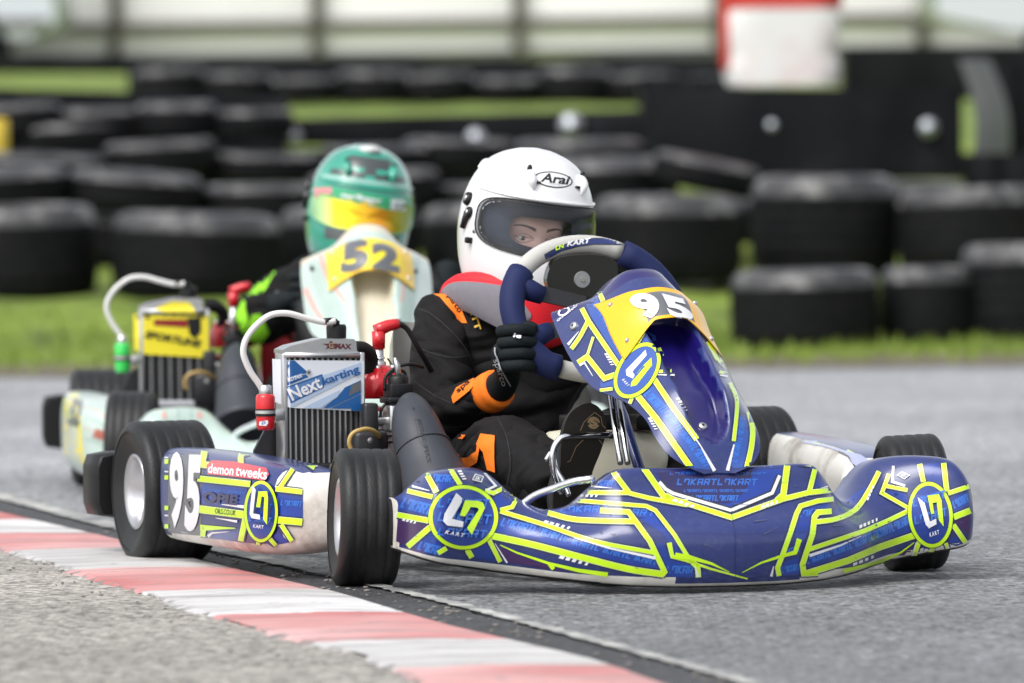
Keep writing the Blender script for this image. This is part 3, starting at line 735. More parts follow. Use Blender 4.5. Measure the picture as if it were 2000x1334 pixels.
def fairing(K, body, lip, name='front_fairing', zs=1.0):
    fx = lambda x: x if x < .37 else .37+(x-.37)*.84
    cols = [(-fx(x), p) for x, p in FST[:0:-1]]+[(fx(x), p) for x, p in FST]
    fy = lambda x: -.13*max(0, min(1, (abs(x)-.34)/.18))**1.2
    pts = [[V((x, y+fy(x), z*zs)) for y, z in p] for x, p in cols]
    # smooth along rows, then across
    rows = [cat([pts[i][r] for i in range(len(pts))], 6) for r in range(7)]
    fine = [cat([rows[r][j] for r in range(7)], 5) for j in range(len(rows[0]))]
    nr = len(fine[0])
    # soft crease along the nose
    mb = MB()
    mb.grid(fine, body, mf=lambda i, j: lip if (j >= nr-(7 if abs(fine[i][0].x) > .12 else 6) or i < 2 or i > len(fine)-4) else body)
    # thickness: inner skin
    inner = [[p+V((0, .006, -.003)) for p in r] for r in fine]; mb.grid(inner, m_blk, flip=True)
    e = [(r[0], q[0]) for r, q in zip(fine, inner)]
    mb.grid([[a for a, b in e], [b for a, b in e]], body)
    return mb.build(name, K.root, recalc=False)

# ---- steering fairing: rows top to bottom (t, y centre, z centre, half width, y edge, z edge)
NST = [(-.10, .05, .530, .140, .085, .500), (0, -.03, .545, .146, .072, .494), (.14, -.13, .535, .149, .03, .465), (.34, -.185, .486, .148, -.02, .428), (.48, -.25, .44, .146, -.088, .388),
       (.58, -.29, .41, .138, -.148, .362), (.66, -.32, .39, .126, -.20, .351), (.76, -.35, .37, .114, -.256, .338), (.88, -.37, .34, .104, -.32, .312), (1.0, -.39, .30, .100, -.372, .275), (1.14, -.41, .26, .087, -.404, .247), (1.25, -.42, .232, .06, -.428, .226), (1.32, -.425, .214, .03, -.43, .213)]
RECESS = [(.24, .0), (.26, .36), (.5, .32), (.7, .38), (.88, .42), (.97, .38), (1.04, .30), (1.09, .15), (1.12, 0)]
def noserows(up=0., nv=6):
    cps = cat([V(r[1:4]) for r in NST], nv); cpe = cat([V((r[4], r[5], r[0])) for r in NST], nv); out = []
    for a, b in zip(cps, cpe): out.append((b.z, a.x, a.y, a.z, b.x, b.y))
    return out
def nose_point(r, u, push=0., rec=True, up=0.):
    t, yc, zc, w, ye, ze = r
    a = abs(u)
    y = yc+(ye-yc)*(a**2.2); z = zc+(ze-zc)*(a**1.8)
    z += .036*math.exp(-(u/.42)**4)*max(0, min(1, (.10-t)/.10))
    if rec and .22 < t < 1.12:
        hw = lerp_tab(RECESS, t)[0]
        if hw > 0:
            k = max(0, min(1, (hw-a)/.10)); k = k*k*(3-2*k)
            dp = lerp_tab([(.22, .045), (.35, .062), (.5, .058), (.9, .042), (1.02, .026), (1.12, 0)], t)[0]
            y += dp*k; z -= dp*.35*k
    z += up*max(0, min(1, (z-.2)/.3))
    return V((w*u, y-push, z))
def steering_fairing(K, body, recess, up=0.):
    rs = noserows(); mb = MB(); NU = 64; us = [-1+2*i/NU for i in range(NU+1)]
    fine = [[nose_point(r, u, up=up) for u in us] for r in rs]
    def mf(i, j):
        t = rs[i][0]; a = abs(us[j]+1/NU)
        hw = lerp_tab(RECESS, t)[0]
        return recess if (.22 < t < 1.12 and a < hw-.03) or t < .04 else body
    mb.grid(fine, body, mf=mf)
    inn = [[p+V((-.0 if abs(u) < .9 else -.004*(1 if u > 0 else -1), .007, -.002)) for p, u in zip(r, us)] for r in fine]
    mb.grid(inn, m_blk, flip=True)
    for side in (0, -1): mb.grid([[r[side] for r in fine], [r[side] for r in inn]], body)
    mb.grid([fine[0], inn[0]], body); mb.grid([fine[-1], inn[-1]], body)
    return mb.build('steering_fairing', K.root)
def number_plate(K, parent, col, back, up=0., t0=.085, t1=.315, drop=.16):
    tab = [(r[0],)+tuple(r) for r in noserows(nv=14)]; mb = MB(); us = [-.66+1.32*i/40 for i in range(41)]; NR = 24; f = []
    for i in range(NR):
        row = []
        for u in us:
            e = max(0, (abs(u)-.22)/.44); ta = t0-.03*e; tb = t1+drop*e; t = ta+(tb-ta)*i/(NR-1)
            row.append(nose_point(lerp_tab(tab, t), u, push=.010+.004*(1-abs(u)), rec=False, up=up))
        f.append(row)
    rs = f
    b = [[p+V((0, .006, -.001)) for p in r] for r in f]
    mb.grid(f, col, mf=lambda i, j: back if back and 11 <= j <= 29 and 1 < i < len(rs)-3 else col); mb.grid(b, col, flip=True)
    for s in (0, -1): mb.grid([[r[s] for r in f], [r[s] for r in b]], col)
    mb.grid([f[0], b[0]], col); mb.grid([f[-1], b[-1]], col)
    o = mb.build('number_plate', parent)
    for i, j in ((3, 3), (len(rs)-4, 3), (3, 37), (len(rs)-4, 37)):
        sc = MB(); sc.ell(f[i][j]+V((0, -.002, 0)), (.005, .003, .005), m_alu, n=10); sc.build('screw', o)
    return o

def side_pod(K, sgn, body, white, name='side_pod'):
    # stations rear to front: y, outer x, half-height scale, corner
    st = [(.895, .60, .66, .075, .205), (.885, .60, .672, .058, .226), (.86, .585, .674, .052, .232), (.70, .55, .672, .048, .232), (.5, .52, .668, .045, .228), (.38, .51, .66, .045, .223), (.30, .50, .645, .048, .217), (.24, .49, .62, .055, .208), (.20, .48, .585, .065, .195), (.18, .47, .54, .08, .175)]
    rows = []
    for y, xi, xo, zb, zt in [tuple(v) for v in st]:
        w = xo-xi; h = zt-zb; prof = []
        for i in range(36):
            a = 2*pi*i/36; c_, s2 = cos(a), sin(a); q = (abs(c_)**3.6+abs(s2)**3.6)**(-1/3.6)
            prof.append(V(((xi+xo)/2+q*c_*w/2, y, (zb+zt)/2+q*s2*h/2)))
        rows.append(prof)
    fine = []
    cols = [cat([r[j] for r in rows], 6) for j in range(36)]
    fine = [[V((cols[j][i].x*sgn, cols[j][i].y, cols[j][i].z)) for j in range(36)] for i in range(len(cols[0]))]
    ymin = .262
    def mf(i, j):
        y = fine[i][0].y; a = 2*pi*(j+.5)/36; z = fine[i][j].z
        if z < .062: return white
        if cos(a) < -.55: return white
        if y < ymin+.012*sin(a): return white if z < .205 or y < .215 else body
        return body
    mb = MB(); mb.grid(fine, body, cu=True, mf=mf, flip=sgn < 0)
    mb.add(fine[0], [list(range(36))], white, True); mb.add(fine[-1], [list(range(36))[::-1]], white, True)
    return mb.build(name, K.root, recalc=True)

def kart_common(K, c):
    P = K.root
    c['fairing'] = fairing(K, c['body'], m_whp)
    c['nose'] = steering_fairing(K, c['nosecol'], c['recess'], up=c.get('up', 0))
    c['plate'] = number_plate(K, c['nose'], c['plate_col'], c['plate_back'], up=c.get('up', 0), **c.get('pl', {}))
    c['podL'] = side_pod(K, -1, c['body'], c.get('podw', m_podw)); c['podR'] = side_pod(K, 1, c['body'], c.get('podw', m_podw))
    st = c['steer']
    wheel(K, -.541, 0, .1285, .112, .066, steer=st, camber=R(2), side=-1)
    wheel(K, .548, 0, .1285, .112, .066, steer=st, camber=R(-2), side=1)
    rx = c.get('rx', .613)
    wheel(K, -rx, 1.05, .139, .150, .068, side=-1, grooves=5)
    wheel(K, rx, 1.05, .139, .150, .068, side=1, grooves=5)
    # chassis tubes
    f = MB(); tc = m_dark
    for s in (-1, 1):
        f.tube([(s*.16, -.30, .06), (s*.17, -.1, .06), (s*.24, .15, .055), (s*.30, .5, .055), (s*.33, 1.0, .06), (s*.33, 1.18, .06)], .0155, tc, sub=4)
        f.tube([(s*.2, 0, .075), (s*.38, .02, .08), (s*.46, 0, .1)], .016, tc, sub=3)
        f.tube([(s*.30, .3, .06), (s*.5, .32, .09), (s*.60, .4, .12), (s*.60, .75, .12), (s*.5, .82, .08), (s*.33, .84, .06)], .01, tc, sub=4)
    f.tube([(-.33, .62, .055), (.33, .62, .055)], .015, tc); f.tube([(-.17, -.1, .06), (.17, -.1, .06)], .015, tc)
    f.build('chassis_frame', P)
    f = MB(); f.box((0, .2, .035), (.36, .85, .004), m_dark, bevel=.001); f.build('floor_tray', P)
    f = MB(); f.tube([(-.60, 1.05, .139), (.60, 1.05, .139)], .022, m_dark, n=16)
    f.lathe([(.03, -.02), (.03, .02)], m_dark, axis='x', c=(.15, 1.05, .139)); f.lathe([(.09, -.004), (.095, 0), (.09, .004), (.03, .005)], m_alu, axis='x', c=(.2, 1.05, .139), n=40)
    f.lathe([(.03, -.012), (.07, -.01), (.07, .01), (.03, .012)], m_dark, axis='x', c=(-.22, 1.05, .139), n=40); f.build('rear_axle', P)
    for s in (-1, 1):   # stub axles
        f = MB(); f.tube([(s*.44, .0, .128), (s*.53, 0, .128)], .013, m_dark); f.box((s*.45, 0, .115), (.035, .035, .1), m_dark, bevel=.006)
        f.tube([(s*.45, .02, .11), (s*.2, .10, .10), (s*.03, .1, .1)], .006, m_chr, n=8); f.build('stub_axle', P)
    # front bumper bars (chromed) behind the fairing
    b = MB()
    b.tube([(-.40, -.12, .10), (-.37, -.22, .105), (-.3, -.31, .12), (-.2, -.36, .14), (.2, -.36, .14), (.3, -.31, .12), (.37, -.22, .105), (.40, -.12, .10)], .0085, m_chr, sub=5)
    b.tube([(-.38, -.10, .075), (-.3, -.25, .08), (-.2, -.32, .09), (.2, -.32, .09), (.3, -.25, .08), (.38, -.1, .075)], .0085, m_chr, sub=5)
    b.tube([(-.16, -.30, .06), (-.16, -.36, .14)], .008, m_chr); b.tube([(.16, -.30, .06), (.16, -.36, .14)], .008, m_chr)
    k = K1.y; b.tube([k(1015, 990, -.27), k(1045, 968, -.29), k(1085, 953, -.32), k(1120, 941, -.35), k(1160, 935, -.37)], .0072, m_chr, n=12, sub=4)
    b.build('front_bumper', P)
    # rear bumper: moulded plastic across the back, showing outside the tyre
    rb = MB()
    for s in (-1, 1):
        rows = []
        for yy, k in ((1.215, .94), (1.222, 1), (1.31, 1), (1.32, .94)):
            r_ = []
            for j in range(24):
                a = 2*pi*j/24; c_, s2 = cos(a), sin(a); q = (abs(c_)**8+abs(s2)**8)**(-1/8); r_.append((s*.61+q*c_*.098*k, yy, .145+q*s2*.065*k))
            rows.append(r_)
        rb.grid(rows, m_blk, cu=True, flip=s < 0); rb.add(rows[0], [list(range(24))[::-1]], m_blk, True); rb.add(rows[-1], [list(range(24))], m_blk, True)
    rb.box((0, 1.27, .15), (1.06, .05, .06), m_blk, bevel=.012); rb.build('rear_bumper', P, recalc=True)
    # seat shell
    s_ = MB(); rows = []
    for k, (y, z) in enumerate([(.50, .12), (.56, .075), (.70, .055), (.84, .06), (.92, .12), (.97, .24), (1.02, .38), (1.05, .46)]):
        r_ = []
        wd = [.17, .18, .185, .19, .2, .195, .18, .15][k]; ht = [.06, .10, .14, .18, .17, .12, .07, .02][k]
        for j in range(17):
            u = -1+j/8; r_.append((wd*sin(u*pi/2*.98) if abs(u) < 1 else wd*u, y-(.10*abs(u)**3 if k > 3 else 0), z+ht*abs(u)**3.5))
        rows.append(r_)
    fine = [cat(r, 2) for r in rows]; cols = [cat([fine[i][j] for i in range(len(fine))], 3) for j in range(len(fine[0]))]
    s_.grid(cols, c.get('seat', m_whp)); s_.grid([[p+V((0, .004, -.006)) for p in r] for r in cols], c.get('seat', m_whp), flip=True)
    s_.build('seat', P)
    # fuel tank between the legs
    t = MB(); rows = []
    for z, w_, l_ in ((.045, .08, .075), (.06, .105, .10), (.10, .118, .11), (.22, .121, .112), (.25, .108, .10), (.268, .088, .085), (.272, .06, .06)):
        r_ = []
        for j in range(32):
            a = 2*pi*j/32; c_, s2 = cos(a), sin(a); q = (abs(c_)**4+abs(s2)**4)**(-1/4); r_.append((.0+q*c_*w_, .22+q*s2*l_, z))
        rows.append(r_)
    t.grid(rows, m_tank, cu=True); t.add(rows[-1], [list(range(32))], m_tank); tk = t.build('fuel_tank', P)
    t = MB(); t.box((-.05, .13, .29), (.11, .05, .03), m_blk, bevel=.004); t.box((.075, .15, .287), (.07, .06, .03), m_blk, bevel=.004)
    t.lathe([(.03, 0), (.03, .03), (.026, .034), (0, .034)], m_blk, c=(.0, .24, .272)); t.build('tank_cap', tk)
    # uprights that carry the steering fairing
    u = MB()
    for a, b in (((1191, 765), (1212, 905)), ((1205, 765), (1226, 905))): u.tube([K1.y(*a, -.10), K1.y(*b, -.22)], .0058, m_chr, n=10)
    u.build('fairing_bracket', P)
    u = MB()
    for a, b in (((.055, -.10, .37), (.06, -.22, .19)), ((.07, -.10, .37), (.075, -.22, .19))): u.tube([a, b], .0055, m_chr, n=10)
    u.build('fairing_bracket', P)
    u = MB(); u.tube([(.03, .36, .47), (.005, .10, .30), (0, -.08, .12)], .0105, c.get('column', m_dark), n=14)
    u.build('steering_column', P)

def steering_wheel(K, c):
    P = K.root
    # plane of the wheel: centre and two in-plane directions from where its rim shows
    cen = V((.048, .37, .486+c.get('wdz', 0))); ex = V((.99, 0, -.12)).normalized(); tilt = R(24)
    n_ = V((0, -cos(tilt), sin(tilt))); ey = (V((0, sin(tilt), cos(tilt)))+ex*.0).normalized(); ey = (ey-ex*ex.dot(ey)).normalized(); n_ = ex.cross(ey)
    if n_.y > 0: n_ = -n_
    W = lambda a, b, d=0: cen+ex*a+ey*b+n_*d
    def ring(t):   # D shaped outline
        a, b = .170*sin(t), .147*cos(t)
        if b < -.115: b = -.115-(abs(b)-.115)*.35
        return a, b
    sw = MB()
    def seg(t0, t1, m, r, n=16, rr=None):
        pts = []; rs = []
        for i in range(n+1):
            t = t0+(t1-t0)*i/n; pts.append(W(*ring(t))); rs.append(r if rr is None else rr(i/n))
        sw.tube(pts, rs, m, n=16)
    gcol, bcol = c['grip1'], c['grip2']
    seg(R(-60), R(20), gcol, .0165, rr=lambda u: .0185)
    seg(R(158), R(208), gcol, .0175)
    seg(R(20.5), R(157.5), bcol, .019, rr=lambda u: .0225+.0035*abs(cos(u*pi)))
    seg(R(208.5), R(299.5), bcol, .019, rr=lambda u: .0225+.0035*abs(cos(u*pi)))
    o = sw.build('steering_wheel', P)
    # padded spoke lugs
    for t in (-70, 62, -122, 128):
        lg = MB(); a, b = ring(R(t)); lg.tube([W(a, b), W(a*.80, b*.70), W(a*.66, b*.55)], [.021, .021, .017], bcol, n=12); lg.build('spoke_lug', o)
    sp = MB()
    for t in (-70, 62, -122, 128):
        a, b = ring(R(t)); p, q = W(a*.74, b*.64, .004), W(0.0+.02*(1 if a > 0 else -1), .02*(1 if b > 0 else -1), .004)
        d = (q-p).normalized(); sd_ = d.cross(n_).normalized()*.017; sp.slab([p+sd_, p-sd_, q-sd_*.9, q+sd_*.9], n_*-.003, m_dark)
    sp.lathe([(0, -.006), (.03, -.006), (.032, 0), (.032, .012), (.02, .014)], m_dark, c=cen, M=n_.to_track_quat('Z', 'Y').to_matrix().to_4x4(), n=24)
    sp.build('spoke', o)
    c['wheel'] = o; c['W'] = W; c['ring'] = ring; c['swn'] = n_
    return o

def powertrain(K, c):
    P = K.root; k = c['k']   # k(px,py,y): a point read from the leading kart, in kart axes
    # radiator: finned core in an aluminium frame
    yR = .55
    tl, tr_, br, bl = k(552, 690, yR), k(703, 688, yR), k(706, 905, yR), k(556, 905, yR)
    rr = MB(); dep = V((0, .034, .004)); rr.slab([tl, bl, br, tr_], dep, m_dark, m_alu)
    wv = (tr_-tl); dn = (bl-tl)
    for i in range(13):
        a = tl+wv*(.07+.86*i/12)+V((0, -.003, 0)); rr.box(a+dn*.5, (.0034, .006, dn.length), m_alu if i % 2 else c['fin'], rot=None)
    for i in range(60):
        a = tl+wv*.5+dn*(i+.5)/60+V((0, .002, 0)); rr.box(a, (wv.length*.92, .006, .0012), mat('core_fin', (.06, .058, .055), rough=.5, metal=.6))
    for e in (0, 1): rr.box(tl+wv*e+dn*.5+V((0, .012, 0)), (.010, .05, dn.length*1.0), m_alu, bevel=.002)
    rad = rr.build('radiator', P)
    tk = MB(); a = [k(549, 690, yR), k(549, 683, yR), k(565, 675, yR), k(625, 661, yR), k(688, 662, yR), k(692, 667, yR), k(694, 690, yR)]
    tk.slab([p+V((0, -.012, 0)) for p in a][::-1], V((0, .058, 0)), c['tankmat']); q0, q1 = k(550, 693, yR), k(697, 694, yR)
    tk.tube([q0+V((0, -.014, 0)), q1+V((0, -.014, 0))], .0055, c['tankmat'], n=10); tk.box((q0+q1)/2+V((0, .014, .002)), ((q1-q0).length*1.0, .064, .006), c['tankmat'], bevel=.002)
    c['radtank'] = tk.build('header_tank', rad)
    cp = MB(); cc = k(657, 660, yR+.015); cp.lathe([(.019, 0), (.0195, .022), (.018, .026), (.016, .027), (0, .027)], m_blk, c=cc-V((0, 0, .001)), n=28); cp.lathe([(.007, .026), (.007, .033), (0, .034)], m_blk, c=cc); cp.build('filler_cap', rad)
    pl = MB()
    pts = [k(536, 701, yR), k(560, 703, yR), k(706, 704, yR), k(706, 803, yR), k(562, 796, yR)]
    p0 = [p+V((0, -.016, 0)) for p in pts]; p0[0] += V((0, .03, 0))
    pl.add([p0[1], p0[2], p0[3], p0[4]], [[0, 3, 2, 1]], c['stick'], True)
    pl.add([p0[0], p0[1], p0[4], p0[0]+(p0[4]-p0[1])*.9], [[0, 3, 2, 1]], c['stick'], True)
    pl.add([p+V((0, .0025, 0)) for p in (p0[1], p0[2], p0[3], p0[4])], [[0, 1, 2, 3]], m_alu, True)
    c['rsign'] = pl.build('radiator_plate', rad)
    # clear hose to the catch bottle
    h = MB(); hp = [(655, 627), (632, 629), (600, 622), (560, 612), (523, 618), (488, 650), (475, 685), (487, 722), (507, 752), (518, 775)]
    h.tube([k(*p, yR-.01+.01*i/9) for i, p in enumerate(hp)], .0062, c['hosemat'], n=10, sub=6)
    h.tube([k(633, 628, yR-.01), k(652, 627, yR-.005), k(657, 634, yR+.01)], .0066, m_blk, n=10, sub=3); h.build('overflow_hose', rad)
    bt = MB(); q = k(519, 841, yR-.03); z1 = k(519, 770, yR-.03).z-q.z
    bt.lathe([(0, 0), (.014, .001), (.0175, .006), (.018, .022), (.0185, z1*.62), (.0185, z1-.006), (.016, z1), (0, z1)], c['bottle'], c=q, n=28)
    bt.lathe([(.0195, z1*.40), (.0195, z1*.47)], m_blk, c=q, n=28); bt.lathe([(.0192, z1*.47), (.0192, z1*.56)], mat('silver_tape', (.6, .6, .6), rough=.3, metal=.6), c=q, n=28); bt.lathe([(.0195, z1*.56), (.0195, z1*.60)], m_blk, c=q, n=28)
    c['bottle_o'] = bt.build('catch_bottle', P)
    b2 = MB(); b2.lathe([(.011, z1-.002), (.012, z1+.003), (.012, z1+.016), (.008, z1+.018)], m_alu, c=q, n=20)
    b2.build('bottle_neck', c['bottle_o']); b2 = MB(); b2.box(q+V((.026, .01, z1*.42)), (.03, .012, .022), m_alu, bevel=.003); b2.build('bottle_clamp', c['bottle_o'])
    # engine
    yE = .64
    en = MB(); e0 = k(735, 765, yE)
    en.lathe([(.0, .03), (.018, .03), (.03, .026), (.045, .012), (.052, 0), (.055, -.03), (.052, -.034)], m_red, c=e0+V((0, 0, .022)), n=32)
    for i in range(6):
        a = 2*pi*i/6+.3; en.tube([e0+V((.046*cos(a), .046*sin(a), -.01)), e0+V((.036*cos(a), .036*sin(a), .045))], [.012, .009], m_red, n=10)
        en.lathe([(.0055, .045), (.0055, .051), (0, .052)], m_alu, c=e0+V((.036*cos(a), .036*sin(a), 0)), n=8)
    en.box(e0+V((-.03, 0, -.035)), (.14, .10, .012), m_red, bevel=.004)
    hd = en.build('cylinder_head', P)
    eb = MB(); eb.lathe([(.052, -.036), (.056, -.04), (.056, -.10), (.06, -.11), (.07, -.16), (.07, -.27)], m_alu, c=e0, n=32)
    for i in range(5): eb.lathe([(.05, -.045-.012*i), (.064, -.048-.012*i), (.05, -.051-.012*i)], m_dark, c=e0, n=32)
    eb.box(e0+V((0, 0, -.2)), (.16, .16, .14), m_dark, bevel=.02); eb.lathe([(0, -.02), (.05, -.018), (.055, 0), (.055, .02)], m_dark, axis='y', c=e0+V((0, -.085, -.19)), n=30)
    eb.box(k(722, 838, .5), (.03, .03, .10), m_dark, bevel=.006); eb.ell(k(722, 860, .48), (.011, .006, .011), m_alu, n=12); eb.box(k(742, 822, .5), (.06, .02, .014), m_alu, bevel=.003)
    eb.box(k(720, 880, .50), (.07, .05, .08), m_dark, bevel=.012)
    eb.build('engine_block', P)
    sp = MB(); s0 = e0+V((.006, 0, .045)); sp.lathe([(.014, 0), (.014, .012), (.011, .014), (.0095, .016), (.0095, .04), (.007, .042)], m_alu, c=s0, n=12)
    sp.lathe([(.0115, .018), (.0115, .022), (.009, .023)], m_chr, c=s0, n=12); sp.build('spark_plug', hd)
    sp = MB(); s1 = s0+V((0, 0, .042)); sp.tube([s1+V((0, 0, -.004)), s1+V((0, 0, .03))], [.0125, .0135], m_red, n=14)
    sp.tube([s1+V((-.006, 0, .030)), s1+V((.018, -.002, .040)), s1+V((.04, -.004, .044))], [.013, .012, .010], m_red, n=12, sub=2); sp.build('spark_plug_cap', hd)
    wr = MB(); a = s1+V((.04, -.004, .044)); wr.tube([a, a+V((.018, 0, -.012)), a+V((.04, 0, -.05)), a+V((.07, .02, -.09)), a+V((.1, .05, -.13))], .0055, m_blk, n=10, sub=5)
    wr.tube([k(757, 700, yE), k(765, 712, yE), k(772, 722, yE-.05), k(777, 735, yE-.08)], .0018, m_blk, n=6, sub=4); wr.build('ignition_lead', hd)
    # coolant hose from the header tank
    ch = MB(); ch.tube([k(690, 680, yR+.04), k(712, 683, yR+.05), k(724, 700, yR+.06), k(720, 728, yR+.07), k(720, 748, yR+.08)], .0145, m_blk2, n=14, sub=5)
    ch.lathe([(.0158, -.006), (.0158, .006)], m_alu, c=k(720, 735, yR+.075), n=18); ch.build('coolant_hose', P)
    # carburettor with lid and cables
    cb = MB(); c0 = k(778, 775, .5); cb.box(c0+V((0, 0, .012)), (.046, .05, .028), m_blk, bevel=.003); cb.box(c0+V((0, 0, -.006)), (.058, .06, .012), m_blk, bevel=.003); cb.lathe([(.02, .025), (.02, .036), (.015, .042), (0, .042)], m_blk, c=c0, n=20)
    cb.box(c0+V((0, 0, -.04)), (.05, .05, .055), m_alu, bevel=.006)
    cbo = cb.build('carburettor', P)
    cb = MB(); cb.tube([c0+V((-.028, 0, .012)), c0+V((-.024, 0, .04)), c0+V((0, 0, .058)), c0+V((.03, 0, .062)), c0+V((.06, .03, .055))], .0035, m_blk, n=8, sub=5)
    cb.tube([c0+V((.016, 0, .03)), c0+V((.012, 0, .048)), c0+V((-.012, 0, .048)), c0+V((-.018, 0, .032))], .0032, m_blk, n=8, sub=4)
    cb.tube([c0+V((0, -.005, .035)), c0+V((-.003, -.005, .06)), c0+V((-.008, -.005, .075))], [.007, .006, .003], m_alu, n=8)
    cb.tube([k(757, 785, .5), k(745, 800, .5), k(742, 825, .5)], .0028, m_blk, n=8, sub=4); cb.build('throttle_cable', cbo)
    # airbox: slanting moulded cone
    ab = MB(); axis_ = [k(803, 800, .44), k(812, 835, .40), k(826, 880, .36), k(845, 930, .32), (k(860, 975, .28))]; rs = [.035, .047, .054, .064, .072]
    ab.tube([axis_[0]+V((-.002, .02, .018)), axis_[0]+V((-.001, .01, .012))]+axis_, [.012, .026]+rs, m_airbox, n=32, sub=5)
    a = axis_[2]; ab.tube([a, a+(axis_[3]-a)*.06], [.0565, .0565], m_airbox, n=32); c['airbox'] = ab.build('airbox', P)
    ab2 = MB(); ab2.ell(k(806, 797, .40), (.003, .002, .003), m_dark, n=8)
    # fuel line loop
    fl = MB(); fl.tube([k(686, 880, .44), k(682, 862, .44), k(690, 846, .44), k(712, 838, .44), k(730, 842, .45), k(742, 853, .47)], .0046, m_fuel, n=10, sub=6); fl.build('fuel_line', P)
    fl = MB(); fl.slab([k(497, 880, .6), k(520, 835, .6), k(556, 815, .6), k(556, 900, .6), k(497, 900, .6)], V((0, .01, 0)), m_dark); fl.build('battery_cover', P)
m_airbox = mat('airbox_plastic', (.036, .041, .052), rough=.45, noise=.2, nscale=18)
# ================================================================ drivers
m_suit = mat('black_suit_cloth', (.009, .0082, .0088), rough=.8, spec=.2, noise=.2, nscale=60)
def cloth_creases(m, amt=.7):
    n, l = m.node_tree.nodes, m.node_tree.links; p = n['Principled BSDF']; tc = n.new('ShaderNodeTexCoord')
    mp = n.new('ShaderNodeMapping'); mp.inputs['Scale'].default_value = (1, 1, 2.2); l.new(tc.outputs['Object'], mp.inputs['Vector'])
    a = n.new('ShaderNodeTexNoise'); a.inputs['Scale'].default_value = 4.2; a.inputs['Detail'].default_value = 1.5; a.inputs['Distortion'].default_value = 1.1; l.new(mp.outputs[0], a.inputs['Vector'])
    b = n.new('ShaderNodeTexNoise'); b.inputs['Scale'].default_value = 700; l.new(tc.outputs['Object'], b.inputs['Vector'])
    r = n.new('ShaderNodeMath'); r.operation = 'ABSOLUTE'; s_ = n.new('ShaderNodeMath'); s_.operation = 'SUBTRACT'; s_.inputs[1].default_value = .5; l.new(a.outputs['Fac'], s_.inputs[0]); l.new(s_.outputs[0], r.inputs[0])
    b1 = n.new('ShaderNodeBump'); b1.inputs['Strength'].default_value = amt; b1.inputs['Distance'].default_value = .13; l.new(r.outputs[0], b1.inputs['Height'])
    b2 = n.new('ShaderNodeBump'); b2.inputs['Strength'].default_value = .25; b2.inputs['Distance'].default_value = .001; l.new(b.outputs['Fac'], b2.inputs['Height']); l.new(b1.outputs['Normal'], b2.inputs['Normal']); l.new(b2.outputs['Normal'], p.inputs['Normal'])
cloth_creases(m_suit)
m_orange = mat('orange_cloth', (.95, .20, .006), rough=.75, bump=.1, bscale=200)
m_glove = mat('black_glove', (.007, .011, .013), rough=.7, spec=.2, bump=.3, bscale=240)
m_skin = mat('skin', (.80, .50, .42), rough=.5, noise=.08, nscale=12); m_skin.node_tree.nodes['Principled BSDF'].inputs['Subsurface Weight'].default_value = .1
m_shoe = mat('shoe_leather', (.03, .033, .036), rough=.4, noise=.3, nscale=30)
m_sole = mat('shoe_sole', (.016, .013, .010), rough=.6, noise=.4, nscale=18, bump=.3, bscale=60)
m_gold = mat('gold_print', (.5, .36, .2), rough=.4, metal=.5)
m_hw = mat('white_helmet_lacquer', (.80, .80, .81), rough=.2, coat=1., noise=.03, nscale=8)
m_gask = mat('black_gasket', (.01, .01, .011), rough=.5)
m_lin = mat('helmet_lining', (.08, .10, .14), rough=.9)
m_brace = mat('red_neck_brace', (.75, .008, .02), rough=.65)
m_bpad = mat('grey_brace_pad', (.21, .20, .23), rough=.7, noise=.1, nscale=90, bump=.15, bscale=500)
def visor_mat():
    m = bpy.data.materials.new('clear_visor'); m.use_nodes = True; n, l = m.node_tree.nodes, m.node_tree.links; n.clear()
    o = n.new('ShaderNodeOutputMaterial'); t = n.new('ShaderNodeBsdfTransparent'); g = n.new('ShaderNodeBsdfGlossy'); mx = n.new('ShaderNodeMixShader'); f = n.new('ShaderNodeFresnel')
    t.inputs[0].default_value = (.96, .97, .99, 1); g.inputs['Roughness'].default_value = .06; f.inputs[0].default_value = 1.55
    l.new(f.outputs[0], mx.inputs[0]); l.new(t.outputs[0], mx.inputs[1]); l.new(g.outputs[0], mx.inputs[2]); l.new(mx.outputs[0], o.inputs[0]); return m
HT = [(.150, .004, .004, .004), (.147, .03, .035, .035), (.138, .055, .066, .067), (.12, .083, .097, .098), (.085, .108, .124, .124), (.04, .123, .139, .141), (0, .128, .144, .145), (-.04, .127, .149, .140), (-.08, .122, .158, .125), (-.115, .112, .158, .105), (-.14, .098, .148, .09), (-.152, .088, .138, .083)]
HT = HT[::-1]
def hp(phi, z, off=0.):
    """point on the helmet: phi 0 = straight ahead (-y)"""
    wx, yf, yb = lerp_s(HT, z); c_, s_ = cos(phi), sin(phi)
    q = (abs(c_)**2.15+abs(s_)**2.15)**(-1/2.15); yy = -c_*q*(yf+off) if c_ > 0 else -c_*q*(yb+off)
    return V((s_*q*(wx+off), yy, z+(off*z/.15)))
def lerp_s(tab, x):
    """smooth table"""
    x = max(tab[0][0], min(tab[-1][0], x))
    for i in range(len(tab)-1):
        if x <= tab[i+1][0]:
            a, b = tab[i], tab[i+1]; p = tab[max(0, i-1)]; q = tab[min(len(tab)-1, i+2)]; t = (x-a[0])/(b[0]-a[0]); out = []
            for k in (1, 2, 3):
                ma = (b[k]-p[k])/(b[0]-p[0])*(b[0]-a[0]); mb_ = (q[k]-a[k])/(q[0]-a[0])*(b[0]-a[0])
                if i >= len(tab)-3: ma, mb_ = (b[k]-a[k]), (b[k]-a[k])
                out.append((2*t**3-3*t*t+1)*a[k]+(t**3-2*t*t+t)*ma+(-2*t**3+3*t*t)*b[k]+(t**3-t*t)*mb_)
            return out
